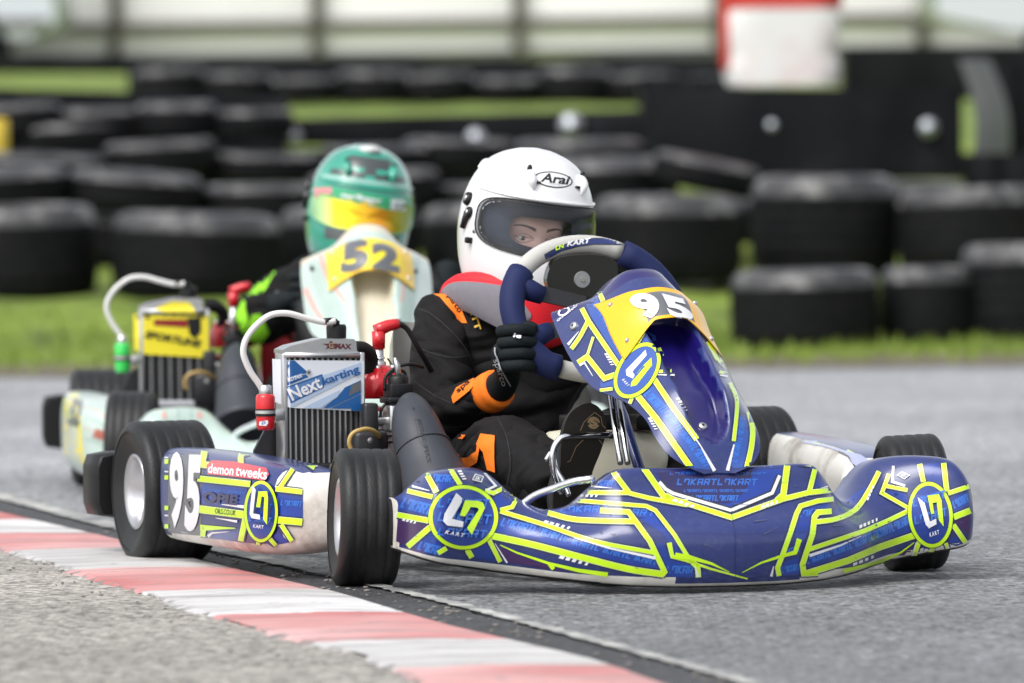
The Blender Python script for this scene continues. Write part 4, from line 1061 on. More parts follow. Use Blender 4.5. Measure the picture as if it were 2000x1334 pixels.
def helmet(K, person, M, m_shell, m_vis, z0=-.010, hw=R(74), hh=.051, mf=None, clear=True):
    """M places the helmet in kart axes"""
    port = lambda phi, z, g=1.: (abs(phi/(hw*g))**3.6+abs((z-z0-.012*(phi/hw)**2)/(hh*g))**3.0) < 1
    zs = [-.152+.302*i/110 for i in range(111)]; N = 180
    vs = []; fs = []
    for z in zs:
        for j in range(N):
            ph = -pi+2*pi*j/N; vs.append(M @ hp(ph, z))
    mb = MB(); mats = [m_shell]
    for i in range(110):
        for j in range(N):
            ph = -pi+2*pi*(j+.5)/N; z = (zs[i]+zs[i+1])/2
            if port(ph, z, .97): continue
            fs.append(([i*N+j, i*N+(j+1) % N, (i+1)*N+(j+1) % N, (i+1)*N+j], mf(ph, z) if mf else m_shell))
    o = len(mb.v); mb.v += vs
    for f, m in fs: mb.f.append(f); mb.m.append(mb.mi(m)); mb.flat.append(False)
    mb.add(vs[-N:], [list(range(N))], m_shell)
    # dark inner lining
    inn = [[M @ hp(-pi+2*pi*j/60, z, -.02) for j in range(60)] for z in [-.14+.27*i/30 for i in range(31)]]
    mb2 = MB(); keep = []
    oo = len(mb2.v)
    for r in inn: mb2.v += r
    for i in range(30):
        for j in range(60):
            ph = -pi+2*pi*(j+.5)/60; z = -.14+.27*(i+.5)/30
            if port(ph, z, 1.0): continue
            mb2.f.append([oo+i*60+(j+1) % 60, oo+i*60+j, oo+(i+1)*60+j, oo+(i+1)*60+(j+1) % 60]); mb2.m.append(mb2.mi(m_lin)); mb2.flat.append(False)
    # bottom roll and lower trim
    mb.tube([M @ (hp(2*pi*j/60, -.150, -.004)) for j in range(60)], .0065, m_gask, n=8, closed=True)
    # swage line over the cheek
    sh = mb.build('helmet', person)
    mb2.build('lining', sh)
    # visor
    vz = MB(); rows = []; NV = 72
    outl = []
    for k in range(NV):
        a = 2*pi*k/NV; c_, s_ = cos(a), sin(a); q = 1/((abs(c_)**3.6+abs(s_)**3.6)**(1/3.6)); outl.append((q*c_, q*s_))
    def vp(x, y, off, sc=1.): ph = x*hw*sc; return M @ hp(ph, z0+.012*(ph/hw)**2+y*hh*sc, off)
    rows = [[vp(x*r, y*r, .0030, 1.025) for x, y in outl] for r in (1, .9, .75, .55, .35, .15, .02)]
    vz.grid(rows, m_vis, cu=True); visor = vz.build('visor', sh)
    if clear:
        pd = MB(); pr_ = [[M @ hp(x*hw*a, z0+.012*(x*a)**2+y*hh*b+c_, o_) for x, y in outl] for a, b, c_, o_ in ((1.0, 1.0, 0, -.003), (.95, .95, -.001, -.012), (.86, .90, -.004, -.022), (.75, .84, -.009, -.030), (.68, .80, -.012, -.042))]
        pd.grid(pr_, mat('helmet_padding', (.055, .07, .105), rough=.9, bump=.2, bscale=300), cu=True); pd.build('padding', sh)
    gk = MB(); gk.tube([vp(x, y, -.0015, .985) for x, y in outl], .0034, m_gask, n=8, closed=True)
    gk.tube([vp(x, y, .0030, 1.025) for x, y in outl], .0016, m_gask if clear else m_shell, n=8, closed=True); gk.build('visor_seal', visor)
    rs = MB()
    # brow moulding over the visor, swept to the pivots
    br = [M @ hp(ph, .045+.012*(abs(ph)/hw)**2+.004*(1-abs(ph)/hw), .002) for ph in [hw*(-1.12+2.24*i/30) for i in range(31)]]
    rs.tube(br, [.001+.0028*sin(pi*i/30) for i in range(31)], m_shell, n=8); rs.build('brow_moulding', sh)
    for s in (-1, 1):
        pv = MB(); c_ = M @ hp(s*R(96), .035, .001); nrm = (M @ hp(s*R(96), .035, .02)-c_).normalized(); Q = nrm.to_track_quat('Z', 'Y').to_matrix().to_4x4()
        pv.lathe([(0, .007), (.011, .007), (.013, .004), (.014, -.002)], m_blk, c=c_, M=Q, n=24); pv.lathe([(0, .0085), (.006, .008), (.0065, .006)], m_alu, c=c_, M=Q, n=16)
        c2 = M @ hp(s*R(88), .008, .001); pv.lathe([(0, .007), (.010, .007), (.012, .003), (.012, -.002)], m_blk, c=c2, M=Q, n=24); pv.lathe([(0, .0085), (.005, .008), (.0055, .006)], m_alu, c=c2, M=Q, n=16)
        c3 = M @ hp(s*R(94), -.022, .002); pv.tube([c2+nrm*.003, c3+nrm*.002], [.008, .006], m_blk, n=10); pv.build('visor_pivot', sh)
    tb = MB(); c_ = M @ hp(-R(82), -.044, .004); tb.box(c_, (.016, .012, .012), m_blk, rot=M.to_3x3(), bevel=.003); tb.build('visor_tab', visor)
    # brow vents
    for s in (-1, 1):
        vt = MB(); a = M @ hp(s*R(33), .104, .001); b = M @ hp(s*R(28), .080, .006); c_ = M @ hp(s*R(26), .068, .001)
        vt.tube([a, M @ hp(s*R(31), .093, .004), b, c_], [.007, .010, .009, .002], m_shell, n=12, sub=4)
        vt.ell(M @ hp(s*R(32.5), .103, .008), (.0055, .004, .008), m_gask, M=M.to_3x3(), n=10)
        vt.ell(M @ hp(s*R(23.5), .082, .002), (.009, .004, .003), m_gask, M=M.to_3x3(), n=10)
        vt.build('brow_vent', sh)
    dv = MB(); dv.tube([M @ hp(-R(118), .100, .0), M @ hp(-R(140), .11, .0), M @ hp(-R(160), .105, .0)], [.004, .009, .004], m_shell, n=12, sub=4); dv.build('rear_duct', sh)
    return sh, visor
def face_body(K, name, M, neck, hips, sh, el, wr, kn, ank, toe, **k):
    """one continuous body: head with a face, neck, trunk and limbs, under the clothes"""
    chest = (sh[0]+sh[1])/2; mid = chest.lerp((hips[0]+hips[1])/2, .5); pel = (hips[0]+hips[1])/2
    H = lambda x, y, z: M @ V((x, y, z))
    J = [(pel, .09, .07), (mid, .08, .06), (chest+V((0, 0, -.02)), .09, .065), (neck, .035), (H(0, .0, -.09), .04), (H(0, -.005, -.03), .072, .075), (H(0, 0, .03), .076, .083), (H(0, .01, .07), .062, .07), (H(0, .012, .095), .03)]
    E = [(0, 1), (1, 2), (2, 3), (3, 4), (4, 5), (5, 6), (6, 7), (7, 8)]
    for s in (0, 1):
        n0 = len(J); J += [(sh[s], .035), (el[s], .026), (wr[s], .018)]; E += [(2, n0), (n0, n0+1), (n0+1, n0+2)]
    for s in (0, 1):
        n0 = len(J); J += [(hips[s], .05), (kn[s], .036), (ank[s], .024), (toe[s], .018)]; E += [(0, n0), (n0, n0+1), (n0+1, n0+2), (n0+2, n0+3)]
    o = skin(name, J, E, m_skin, K.root if False else None, sub=3)
    # model the face on the grown head: nose, brow, sockets, cheeks, lips
    Mi = M.inverted()
    for v in o.data.vertices:
        p = Mi @ v.co
        if p.z < -.10 or p.z > .1 or p.y > .02: continue
        g = lambda cx, cz, sx, sz: math.exp(-((p.x-cx)/sx)**2-((p.z-cz)/sz)**2)
        dy = 0
        dy -= .016*g(0, -.052, .009, .020)+.008*g(0, -.030, .008, .02)      # nose
        dy += .009*g(-.030, -.026, .015, .011)+.009*g(.030, -.026, .015, .011)  # sockets
        dy -= .004*g(-.03, -.008, .022, .007)+.004*g(.03, -.008, .022, .007)  # brow ridge
        dy -= .005*g(-.036, -.052, .016, .014)+.005*g(.036, -.052, .016, .014) # cheeks
        dy -= .006*g(0, -.080, .018, .006)
        v.co += M.to_3x3() @ V((0, dy, 0))
    o.parent = None
    return o
def add_face_details(o, M):
    """eyes, brows, lashes and hairline joined to the one body mesh"""
    mb = MB(); w_ = mat('eye_white', (.62, .58, .56), rough=.25, coat=1); ir = mat('iris', (.045, .05, .05), rough=.2, coat=1); hr = mat('brow_hair', (.13, .075, .055), rough=.8)
    bv = BVHTree.FromPolygons([v.co.copy() for v in o.data.vertices], [tuple(p.vertices) for p in o.data.polygons])
    def surf(x, z, off=0.):
        a = M @ V((x, -.2, z)); d = (M.to_3x3() @ V((0, 1, 0))).normalized(); h = bv.ray_cast(a, d)
        return (h[0] if h[0] is not None else M @ V((x, -.08, z)))-d*off
    for s in (-1, 1):
        c_ = surf(s*.030, -.028, -.0075); mb.ell(c_, (.0125, .0105, .0105), w_, M=M.to_3x3(), n=18)
        d = (M.to_3x3() @ V((.10, -1, -.08))).normalized(); mb.ell(c_+d*.0072, (.0058, .0045, .0058), ir, M=M.to_3x3(), n=14)
        # lids
        for zz, rr, q in ((.0062, .0030, 1), (-.0072, .0022, -1)):
            pts = [surf(s*.030+x, -.028+zz*(1-(x/.0165)**2), .0012) for x in (-.0165, -.011, -.005, 0, .005, .011, .0165)]
            mb.tube(pts, [.0012, rr*.8, rr, rr, rr, rr*.8, .0012], m_skin, n=8, sub=2)
        pts = [surf(s*.030+x, -.0265+.0068*(1-(x/.0165)**2), .0032) for x in (-.0165, -.008, 0, .008, .0165)]; mb.tube(pts, .0007, hr, n=6, sub=2)
        rows = []
        for i in range(9):
            u = i/8; x = s*(.012+.040*u); z = -.010+.0075*sin(u*2.2)-.0015*u; h = .0026*(1-.75*u)+.0006; rows.append([surf(x, z-h, .0011), surf(x, z, .0019), surf(x, z+h, .0011)])
        mb.grid(rows, hr)
    rows = [[surf(x, -.080+.0022*q*(1-(x/.024)**2), .001) for q in (-1, -.2, .2, 1)] for x in [-.022+.0055*i for i in range(9)]]
    mb.grid(rows, mat('lips', (.5, .2, .17), rough=.45))
    # balaclava edge framing the face
    ring = [M @ V((.062*sin(a), -.045-.024*cos(a)*0, -.030+.072*cos(a))) for a in [2*pi*i/40 for i in range(40)]]
    me = o.data; b = bmesh.new(); b.from_mesh(me); base = len(me.materials)
    for m in mb.mats: me.materials.append(m)
    vs = [b.verts.new(v) for v in mb.v]
    for f, mi in zip(mb.f, mb.m):
        try: q = b.faces.new([vs[i] for i in f]); q.material_index = base+mi; q.smooth = True
        except ValueError: pass
    b.to_mesh(me); b.free()
def folds(o, amt, pts=()):
    """cloth creases: bands of small ridges"""
    from mathutils import noise
    me = o.data
    for v in me.vertices:
        p = v.co; n_ = v.normal
        a = noise.noise(V((p.x*9, p.y*9, p.z*22+3))); b = noise.noise(V((p.x*26+5, p.y*20, p.z*44)))
        r = 1-abs(a)*2.2
        v.co = p+n_*amt*(r*.75+b*.45)
def glove_hand(K, W, person, name, wrist, grip, toward, m, cuff=None):
    """gloved hand closed on the steering wheel: palm, four fingers and thumb, each its own chain"""
    return None

def driver(K, c):
    k = c['k']; dx = c.get('dx', V((0, 0, 0)))
    M = c['head']
    sh, el, wr, kn, ank, toe, hips, neck = c['sh'], c['el'], c['wr'], c['kn'], c['ank'], c['toe'], c['hips'], c['neck']
    body = face_body(K, 'person', M, neck, hips, sh, el, wr, kn, ank, toe)
    if c.get('face'): add_face_details(body, M)
    body.matrix_world = K.M; tag(body, c['label'], 'person')
    # suit
    chest = (sh[0]+sh[1])/2; pel = (hips[0]+hips[1])/2; mid = chest.lerp(pel, .5)
    J = [(pel, .135, .12), (mid+V((0, -.01, 0)), .125, .115), (chest+V((0, 0, -.035)), .135, .11), (neck+V((0, 0, -.02)), .07)]
    E = [(0, 1), (1, 2), (2, 3)]
    for s in (0, 1):
        n0 = len(J); a, b, e = sh[s], el[s], wr[s]
        am = c.get('arm', 1); J += [(a, .070*am, .068*am), (a.lerp(b, .45), .068*am, .068*am), (b, .055*am, .058*am), (b.lerp(e, .5), .050*am, .046*am), (b.lerp(e, .74), .040, .039), (b.lerp(e, .82), .034, .034)]
        E += [(2, n0)]+[(n0+i, n0+i+1) for i in range(5)]
    for s in (0, 1):
        n0 = len(J); a, b, e = hips[s], kn[s], ank[s]
        J += [(a, .095, .095), (a.lerp(b, .55), .085, .085), (b, .073, .075), (b.lerp(e, .4), .072, .072), (b.lerp(e, .8), .058, .058), (b.lerp(e, .93), .045, .045)]
        E += [(0, n0)]+[(n0+i, n0+i+1) for i in range(5)]
    suit = skin('racing_suit', J, E, c['suit'], body, sub=3); folds(suit, c.get('fold', .0055)); c['suit_o'] = suit
    # shoes with a flat sole towards the front
    for s in (0, 1):
        a, t = ank[s], toe[s]; up = (t-a).normalized(); fw = c.get('sole_n', V((0, -1, -.05))).normalized(); sd_ = up.cross(fw).normalized()
        L = .215; bt = MB(); rows = []; rw2 = []
        base = a-up*.055+fw*.02
        outl = [(0, .008), (.02, .024), (.06, .030), (.10, .028), (.14, .034), (.18, .036), (.205, .030), (.222, .016), (.228, .004)]
        for q, w_ in outl:
            ht = lerp_tab([(0, .05), (.05, .07), (.1, .06), (.17, .038), (.228, .012)], q)[0]
            p = base+up*q; r_ = []
            for j in range(16):
                an = 2*pi*j/16; r_.append(p+sd_*(w_*sin(an))-fw*(ht*.5-ht*.5*cos(an)))
            rows.append(r_); rw2.append((p, w_))
        cols = [cat([r[j] for r in rows], 3) for j in range(16)]
        fine = [[cols[j][i] for j in range(16)] for i in range(len(cols[0]))]; bt.grid(fine, m_shoe, cu=True)
        o_ = bt.build('shoe', body, recalc=True)
        so = MB(); L_ = [p-sd_*w_*1.16+fw*.001 for p, w_ in rw2]+[p+sd_*w_*1.16+fw*.001 for p, w_ in rw2[::-1]]
        L_ = cat(L_, 4, True); so.slab(L_, fw*.010, m_sole); c.setdefault('soles', []).append(so.build('sole', o_, recalc=True))
    # gloves
    for s in (0, 1):
        g = c['hands'][s]
        if g is None: continue
        obs = []
        w0 = wr[s]; gr = g['grip']; ax = g['ax']; out = g['out']; side = g['side']   # ax: along the rim, out: towards the front, side: away from the wheel's centre
        hs_ = g.get('size', 1.); J = [(w0-(w0-el[s]).normalized()*.030, .037, .036), (w0-(w0-el[s]).normalized()*.008, .033, .031), (w0.lerp(gr, .3), .027, .025), (gr+side*.026-out*.012-ax*.022, .030, .021), (gr+side*.030-out*.008+ax*.018, .028, .018)]
        palm = skin('glove', J, [(0, 1), (1, 2), (2, 3), (3, 4)], c['glove'], body, sub=3)
        mb = MB(); parts = [palm]
        for i in range(4):
            q = gr+ax*(.033-.0225*i); ln = [.95, 1.0, .97, .85][i]
            J = [(q+side*.036-out*.012, .012), (q+side*.034+out*.015, .0132), (q+side*.008+out*.030, .0132), (q-side*.017*ln+out*.020-ax*.002, .0125), (q-side*.027*ln+out*.001-ax*.004, .0112), (q-side*.020*ln-out*.014-ax*.005, .008)]
            parts.append(skin('f', J, [(j, j+1) for j in range(5)], c['glove'], body, sub=2))
        q = gr+ax*.030
        J = [(gr+side*.020-out*.018-ax*.012, .013), (q+side*.012-out*.012+ax*.006, .0125), (q-side*.006-out*.002+ax*.014, .0115), (q-side*.022+out*.012+ax*.010, .0105), (q-side*.030+out*.020+ax*.004, .009)]
        parts.append(skin('f', J, [(j, j+1) for j in range(4)], c['glove'], body, sub=2))
        b = bmesh.new()
        for p in parts: b.from_mesh(p.data)
        b.to_mesh(palm.data); b.free(); palm.data.polygons.foreach_set('use_smooth', [True]*len(palm.data.polygons))
        for p in parts[1:]: bpy.data.objects.remove(p)
        c.setdefault('gloves', []).append(palm)
        if c.get('cuff'):
            cf = MB(); d = (w0-el[s]).normalized(); q = el[s].lerp(w0, .83); Q = d.to_track_quat('Z', 'Y').to_matrix().to_4x4()
            cf.lathe([(.030, -.022), (.0395, -.018), (.0405, -.004), (.038, .004), (.0395, .010), (.037, .020), (.028, .022)], c['cuff'], c=q, M=Q, n=32); cf.build('suit_cuff', suit)
    # neck brace: horseshoe collar, thick, dipping at the front
    if c.get('brace'):
        bc = c['brace']; Mb = bc['M']; mb = MB(); pd = MB(); rows = []; prow = []
        for i in range(73):
            a = R(-158)+R(316)*i/72; ca, sa = cos(a), sin(a)
            fr = max(0, ca); cx = .128*sa*(1-.12*fr); cy = -.118*ca-.012*fr*fr; cz = -.075*fr**1.5-.0
            ctr = V((cx, cy, cz)); outd = V((sa, -ca, 0)); hgt = .034+.036*fr; th = .024+.004*fr
            tilt = .40; upd = V((outd.x*tilt, outd.y*tilt, 1)).normalized(); od = V((outd.x, outd.y, -tilt)).normalized()
            endk = min(1, min(i, 72-i)/4+.25); r_ = []
            for j in range(18):
                t = 2*pi*j/18; c_, s_ = cos(t), sin(t); q = (abs(c_)**2.8+abs(s_)**2.8)**(-1/2.8); r_.append(Mb @ (ctr+od*(q*c_*th*endk)+upd*(q*s_*hgt*endk)))
            rows.append(r_)
            if 8 <= i <= 64 and not (33 <= i <= 39):
                e = min(1, min(abs(i-8), abs(i-64), abs(i-32) if i < 36 else abs(i-40))/5); e = sqrt(max(.02, e)); prow.append((i, [Mb @ (ctr+od*(th*1.0+.003)+upd*(hgt*(-.15+.78*e*u_))+od*(-.006*abs(u_)**3)) for u_ in (-1, -.8, -.4, 0, .4, .8, 1)]))
        mb.grid(rows, bc['m'], cu=True); mb.add(rows[0], [list(range(18))[::-1]], bc['m']); mb.add(rows[-1], [list(range(18))], bc['m'])
        # bib in front under the chin
        br = mb.build('neck_brace', body, recalc=True)
        for lo, hi in ((8, 32), (40, 64)):
            seg = [r for i, r in prow if lo <= i <= hi]; pm = MB(); pm.grid(seg, bc['pad']); pm.build('brace_pad', br, recalc=False)
        c['brace_o'] = br
    return body
C1 = dict(body=m_pur, nosecol=m_pur, recess=mat('gloss_blue_recess', (.010, .006, .11), **PB), plate_col=m_yel, plate_back=m_gry, steer=R(-11), grip1=mat('pale_grip', (.50, .49, .46), rough=.6, bump=.3, bscale=500), grip2=mat('blue_suede', (.009, .016, .075), rough=.7, spec=.3),
          fin=m_alu, tankmat=m_alu, stick=mat('plate_white', (.72, .76, .82), rough=.3, coat=.3), hosemat=m_hose, bottle=m_red, column=m_pur, k=K1.y, seat=mat('seat_fibreglass', (.36, .36, .33), rough=.4, noise=.15, nscale=30))
kart_common(K1, C1); steering_wheel(K1, C1); powertrain(K1, C1)
k = K1.y
W, n_ = C1['W'], C1['swn']
# dash unit behind the wheel
db = MB(); pts = [k(*p, .395) for p in cat([V((x, y, 0)) for x, y in ((1068, 545), (1085, 508), (1130, 498), (1180, 500), (1205, 515), (1203, 545), (1180, 575), (1140, 590), (1100, 588), (1078, 572))], 4, True) for p in [(p.x, p.y)]]
db.slab(pts[::-1], V((0, .02, .002)), mat('gloss_black_panel', (.008, .008, .009), rough=.12, coat=1)); dbo = db.build('dash_panel', K1.root, recalc=True)
db = MB(); q = k(1137, 546, .393); db.lathe([(0, -.002), (.0155, -.002), (.016, .0), (.016, .003)], mat('washer', (.3, .3, .31), rough=.5, metal=.3), axis='y', c=q, n=28); db.lathe([(0, -.005), (.004, -.005), (.0045, -.003), (.0045, .0)], m_chr, axis='y', c=q, n=6); db.build('washer_bolt', dbo, sharp=30)
hc = k(1028, 437, .76)
Mh = Matrix.Translation(hc) @ Matrix.Rotation(R(7), 4, 'Z') @ Matrix.Rotation(R(7), 4, 'Y') @ Matrix.Rotation(R(3), 4, 'X')
sh = [k(862, 628, .80), V((.20, .78, .44))]; el = [k(862, 822, .64), V((.27, .58, .30))]; 
gripL = W(*C1['ring'](R(-122)))+V((-.012, 0, -.006)); wr = [k(984, 752, .45), V((.215, .44, .42))]
kn = [k(985, 880, .36), V((.13, .38, .25))]; ank = [k(1105, 960, .0), V((.16, -.02, .11))]; toe = [k(1140, 800, -.03), V((.155, -.05, .27))]
D1 = dict(k=k, head=Mh, sh=sh, el=el, wr=wr, kn=kn, ank=ank, toe=toe, hips=[V((-.09, .78, .14)), V((.09, .78, .14))], neck=k(1020, 590, .79), face=True, suit=m_suit, glove=m_glove, cuff=m_orange, fold=.006,
          label='driver in black and orange suit and white helmet turning the blue wheel of kart 95',
          hands=[dict(grip=gripL, ax=V((-.05, .1, 1)).normalized(), out=V((.1, -1, .1)).normalized(), side=V((-1, -.05, 0)).normalized()),
                 dict(grip=W(*C1['ring'](R(100))), ax=V((.05, .1, 1)).normalized(), out=V((-.1, -1, .1)).normalized(), side=V((1, -.05, 0)).normalized())],
          brace=dict(M=Matrix.Translation(k(1003, 588, .78)) @ Matrix.Rotation(R(8), 4, 'Z') @ Matrix.Rotation(R(9), 4, 'Y') @ Matrix.Rotation(R(-20), 4, 'X') @ Matrix.Scale(.95, 4), m=m_brace, pad=m_bpad))
P1 = driver(K1, D1)
hel1, vis1 = helmet(K1, P1, Mh, m_hw, visor_mat())
# pedals and heel loops
pdl = MB(); yy = -.075
pdl.tube([k(1098, 965, yy), k(1082, 925, yy), k(1080, 885, yy), k(1090, 862, yy), k(1112, 852, yy), k(1203, 850, yy)], .0062, m_chr, n=12, sub=5); pdl.tube([k(1190, 850, yy), k(1204, 850, yy)], .0068, m_blk, n=12); pdl.build('brake_pedal', K1.root)
pdl = MB(); pdl.tube([V((.14, -.08, .09)), V((.14, -.085, .16)), V((.15, -.09, .2)), V((.22, -.09, .2))], .006, m_chr, n=12, sub=5); pdl.build('throttle_pedal', K1.root)
pdl = MB(); pdl.tube([k(1066, 900, -.06), k(1078, 885, -.065), k(1086, 915, -.07), k(1100, 940, -.08), k(1112, 970, -.09)], .005, m_chr, n=10, sub=5); pdl.build('heel_loop', K1.root)
# ================================================================ graphics on kart 95
E2 = (m_edge, m_wht)
def band_text(v, body, a, b, h, m, bold=.03, shear=.3, lift=7.5, **kw):
    """line of lettering running from a to b with height h (crop units)"""
    d = V((b[0]-a[0], b[1]-a[1])); nn = V((d.y, -d.x)).normalized()*h
    v.text(body, a, b, (a[0]+nn.x, a[1]+nn.y), m, bold=bold, shear=shear, lift=lift, **kw)
GL = {'L': [[(0, 1), (0, .1), (.62, .1)]], 'N': [[(.0, .45), (.0, .9), (.6, .9), (.6, 0)]], 'K': [[(0, 0), (0, 1)], [(.6, 1), (.06, .5), (.6, 0)]], 'A': [[(0, 0), (0, .9), (.6, .9), (.6, 0)], [(0, .42), (.6, .42)]], 'R': [[(0, 0), (0, .9), (.6, .9), (.6, .45), (0, .45)], [(.3, .45), (.62, 0)]], 'T': [[(0, .9), (.8, .9)], [(.4, .9), (.4, 0)]]}
def along(v, n, path, h, m, wt=.20):
    """n repeats of the team's square lettering along a path"""
    P = cat([V((*p, 0)) for p in path], 14); L = [0]
    for a, b in zip(P, P[1:]): L.append(L[-1]+(b-a).length)
    def pt(t):
        t *= L[-1]
        for i in range(len(P)-1):
            if L[i+1] >= t or i == len(P)-2:
                q = P[i].lerp(P[i+1], (t-L[i])/(L[i+1]-L[i])); d = (P[i+1]-P[i]).normalized(); return q, d
    adv = 1/6.0
    for i in range(n):
        for j, ch in enumerate('LNKART'):
            for st in GL[ch]:
                out = []
                for x, y in st:
                    q, d = pt(min(1, (i+(j+.08+x*1.05)*adv*(1 if ch != 'T' else .98))/n)); out.append((q.x+d.y*h*y+d.x*h*y*.22, q.y-d.x*h*y+d.y*h*y*.22))
                v.stroke(out, h*wt, m, lift=2.6)
def ticks(v, a, b, n, h, m, sk=.4):
    d = V((b[0]-a[0], b[1]-a[1])); nn = V((d.y, -d.x)).normalized()*h
    for i in range(n):
        t0, t1 = i/n, (i+.72*(1-.12*i))/n; q = [(a[0]+d.x*t0, a[1]+d.y*t0), (a[0]+d.x*t1, a[1]+d.y*t1)]
        sx = d.normalized()*h*sk
        v.poly([q[0], q[1], (q[1][0]+nn.x+sx.x, q[1][1]+nn.y+sx.y), (q[0][0]+nn.x+sx.x, q[0][1]+nn.y+sx.y)], m)
L4_W = [(498, 378), (535, 410), (532, 440), (470, 545), (545, 565), (540, 600), (440, 588), (415, 560), (425, 510)]
L4_G = [(555, 425), (640, 430), (672, 442), (686, 478), (600, 648), (568, 606), (646, 486), (632, 474), (592, 470), (556, 531), (520, 525)]
def fairing_graphics(o, K):
    v = Vinyl(o, K.root, grid=9, lift=.0005); v.crop(740, 850, 3.3333)
    F = lambda p, m=m_dbl: v.poly(p, m, lift=1.2)
    # --- left half
    F([(128, 365), (340, 405), (340, 545), (122, 505)]); F([(300, 210), (452, 208), (528, 325), (380, 365)])
    F([(815, 350), (900, 400), (865, 470), (770, 480), (740, 380)]); F([(345, 600), (420, 740), (385, 768), (195, 722)]); F([(600, 730), (715, 680), (775, 822), (610, 795)])
    F([(770, 545), (1200, 640), (1790, 790), (1845, 870), (1790, 905), (1300, 810), (735, 665)])
    F([(122, 545), (325, 575), (185, 725), (112, 690)], mat('plum_vinyl', (.05, .018, .10), **PB)); F([(790, 720), (1080, 830), (1150, 880), (1420, 905), (820, 825)], mat('plum_vinyl', (.05, .018, .10)))
    F([(1320, 335), (1390, 250), (1500, 205), (1612, 360), (1500, 345)]); F([(1120, 490), (1440, 450), (1625, 492), (1655, 545), (1320, 545)]); F([(1480, 455), (1770, 480), (1990, 780), (1930, 770), (1850, 640), (1640, 500)])
    F([(1840, 690), (1900, 800), (2000, 830), (2130, 900), (2090, 925), (1880, 920), (1790, 720)])
    along(v, 5, [(790, 590), (1100, 665), (1420, 755), (1810, 850)], 55, m_lbl); along(v, 1, [(140, 470), (330, 520)], 70, m_lbl); along(v, 2, [(1180, 510), (1400, 500), (1800, 530)], 42, m_lbl); along(v, 1, [(250, 745), (420, 790)], 60, m_lbl)
    along(v, 1, [(1370, 330), (1560, 330)], 35, m_lbl); along(v, 1, [(320, 300), (500, 310)], 50, m_lbl); along(v, 1, [(1870, 900), (2080, 900)], 50, m_lbl)
    ln = lambda p, w_=22, e=E2, **kw: v.line(p, w_*1.04, m_lime, edge=e, **kw)
    ln([(285, 205), (375, 372)], 30); ln([(455, 205), (530, 325)], 26); ln([(185, 362), (350, 402)], 26); ln([(120, 518), (325, 556)], 32); ln([(335, 598), (188, 725)], 32)
    ln([(440, 735), (385, 768)], 26); ln([(575, 745), (605, 797)], 30); ln([(712, 672), (790, 825)], 24); ln([(745, 235), (815, 342), (745, 378), (690, 360)], 22); ln([(812, 348), (903, 402), (868, 468), (790, 488)], 22)
    ln([(1000, 445), (1160, 458), (1290, 425), (1740, 462), (1800, 490), (1925, 650), (2010, 790)], 22); ln([(1100, 505), (1290, 550), (1660, 562)], 30, curve=4); ln([(1440, 490), (1625, 500), (1670, 560), (1765, 690), (1860, 890), (1838, 915)], 30)
    ln([(790, 495), (1100, 590), (1400, 690), (1790, 765)], 24, curve=4); ln([(735, 655), (1000, 712), (1300, 790), (1620, 870), (1850, 905)], 38, curve=4)
    ln([(1310, 372), (1620, 375), (1760, 410), (2010, 455)], 24); ln([(1600, 190), (1520, 215), (1530, 245), (1625, 372)], 30); ln([(1700, 178), (1850, 392), (1900, 425), (2010, 440)], 34)
    v.stroke([(790, 715), (900, 765), (1110, 835), (1300, 880), (1490, 908)], 30, m_lime, taper=(.2, 1)); v.stroke([(1110, 835), (1138, 872)], 26, m_lime)
    ln([(1890, 700), (1910, 790), (2000, 815), (2160, 870), (2400, 935)], 26, taper=(1, .3)); ln([(2010, 790), (2075, 860), (2080, 925)], 30)
    v.stroke([(655, 210), (760, 330), (700, 358)], 14, m_wht); v.stroke([(755, 705), (835, 830)], 12, m_wht, taper=(.3, 1)); v.stroke([(1270, 668), (1500, 735), (1800, 800)], 16, m_wht, taper=(.2, 1.2)); v.stroke([(190, 325), (330, 362)], 18, m_wht, taper=(1, .2)); v.stroke([(1350, 330), (1520, 345)], 14, m_wht, taper=(1, .2))
    v.seq(7); v.ellipse((550, 535), 230, 213, m_edge); v.ellipse((550, 535), 226, 209, m_lime); v.ellipse((550, 535), 200, 186, m_edge); v.ellipse((550, 535), 197, 183, m_dbl)
    along(v, 1, [(380, 470), (720, 480)], 60, m_lbl); along(v, 1, [(380, 560), (730, 580)], 60, m_lbl); along(v, 1, [(380, 650), (700, 670)], 50, m_lbl)
    v.poly(L4_W, m_wht); v.poly(L4_G, m_lime); band_text(v, 'K A R T', (425, 640), (550, 665), 24, m_wht, bold=.03)
    v.lv = None; v.seq(7); v.poly([(625, 252), (683, 268), (668, 308), (605, 292)], m_wht); v.poly([(630, 259), (675, 271), (663, 301), (613, 288)], m_pur); band_text(v, 'SK', (622, 288), (660, 297), 24, m_wht)
    v.lv = None; ticks(v, (510, 232), (550, 300), 4, 24, m_wht); ticks(v, (1070, 570), (1260, 620), 5, 18, m_wht); ticks(v, (1170, 800), (1380, 855), 5, 20, m_wht); ticks(v, (1280, 402), (1440, 402), 5, 14, m_wht); ticks(v, (150, 555), (250, 580), 4, 16, m_wht)
    # --- centre and right half
    v.crop(1300, 780, 3.2258)
    # lettered recess under the steering fairing
    F([(-80, 380), (745, 380), (725, 590), (410, 705), (0, 590), (-60, 480)]); v.poly([(-80, 380), (560, 380), (535, 520), (480, 600), (400, 655), (200, 655), (0, 560), (-60, 470)], m_nav, lift=1.9)
    for r_, (y_, n__, h_) in enumerate(((430, 2, 36), (475, 3, 16), (540, 2, 40), (585, 4, 18), (640, 2, 36))): along(v, n__, [(-20+r_*45, y_), (700-r_*60, y_-(0))], h_, m_lbl)
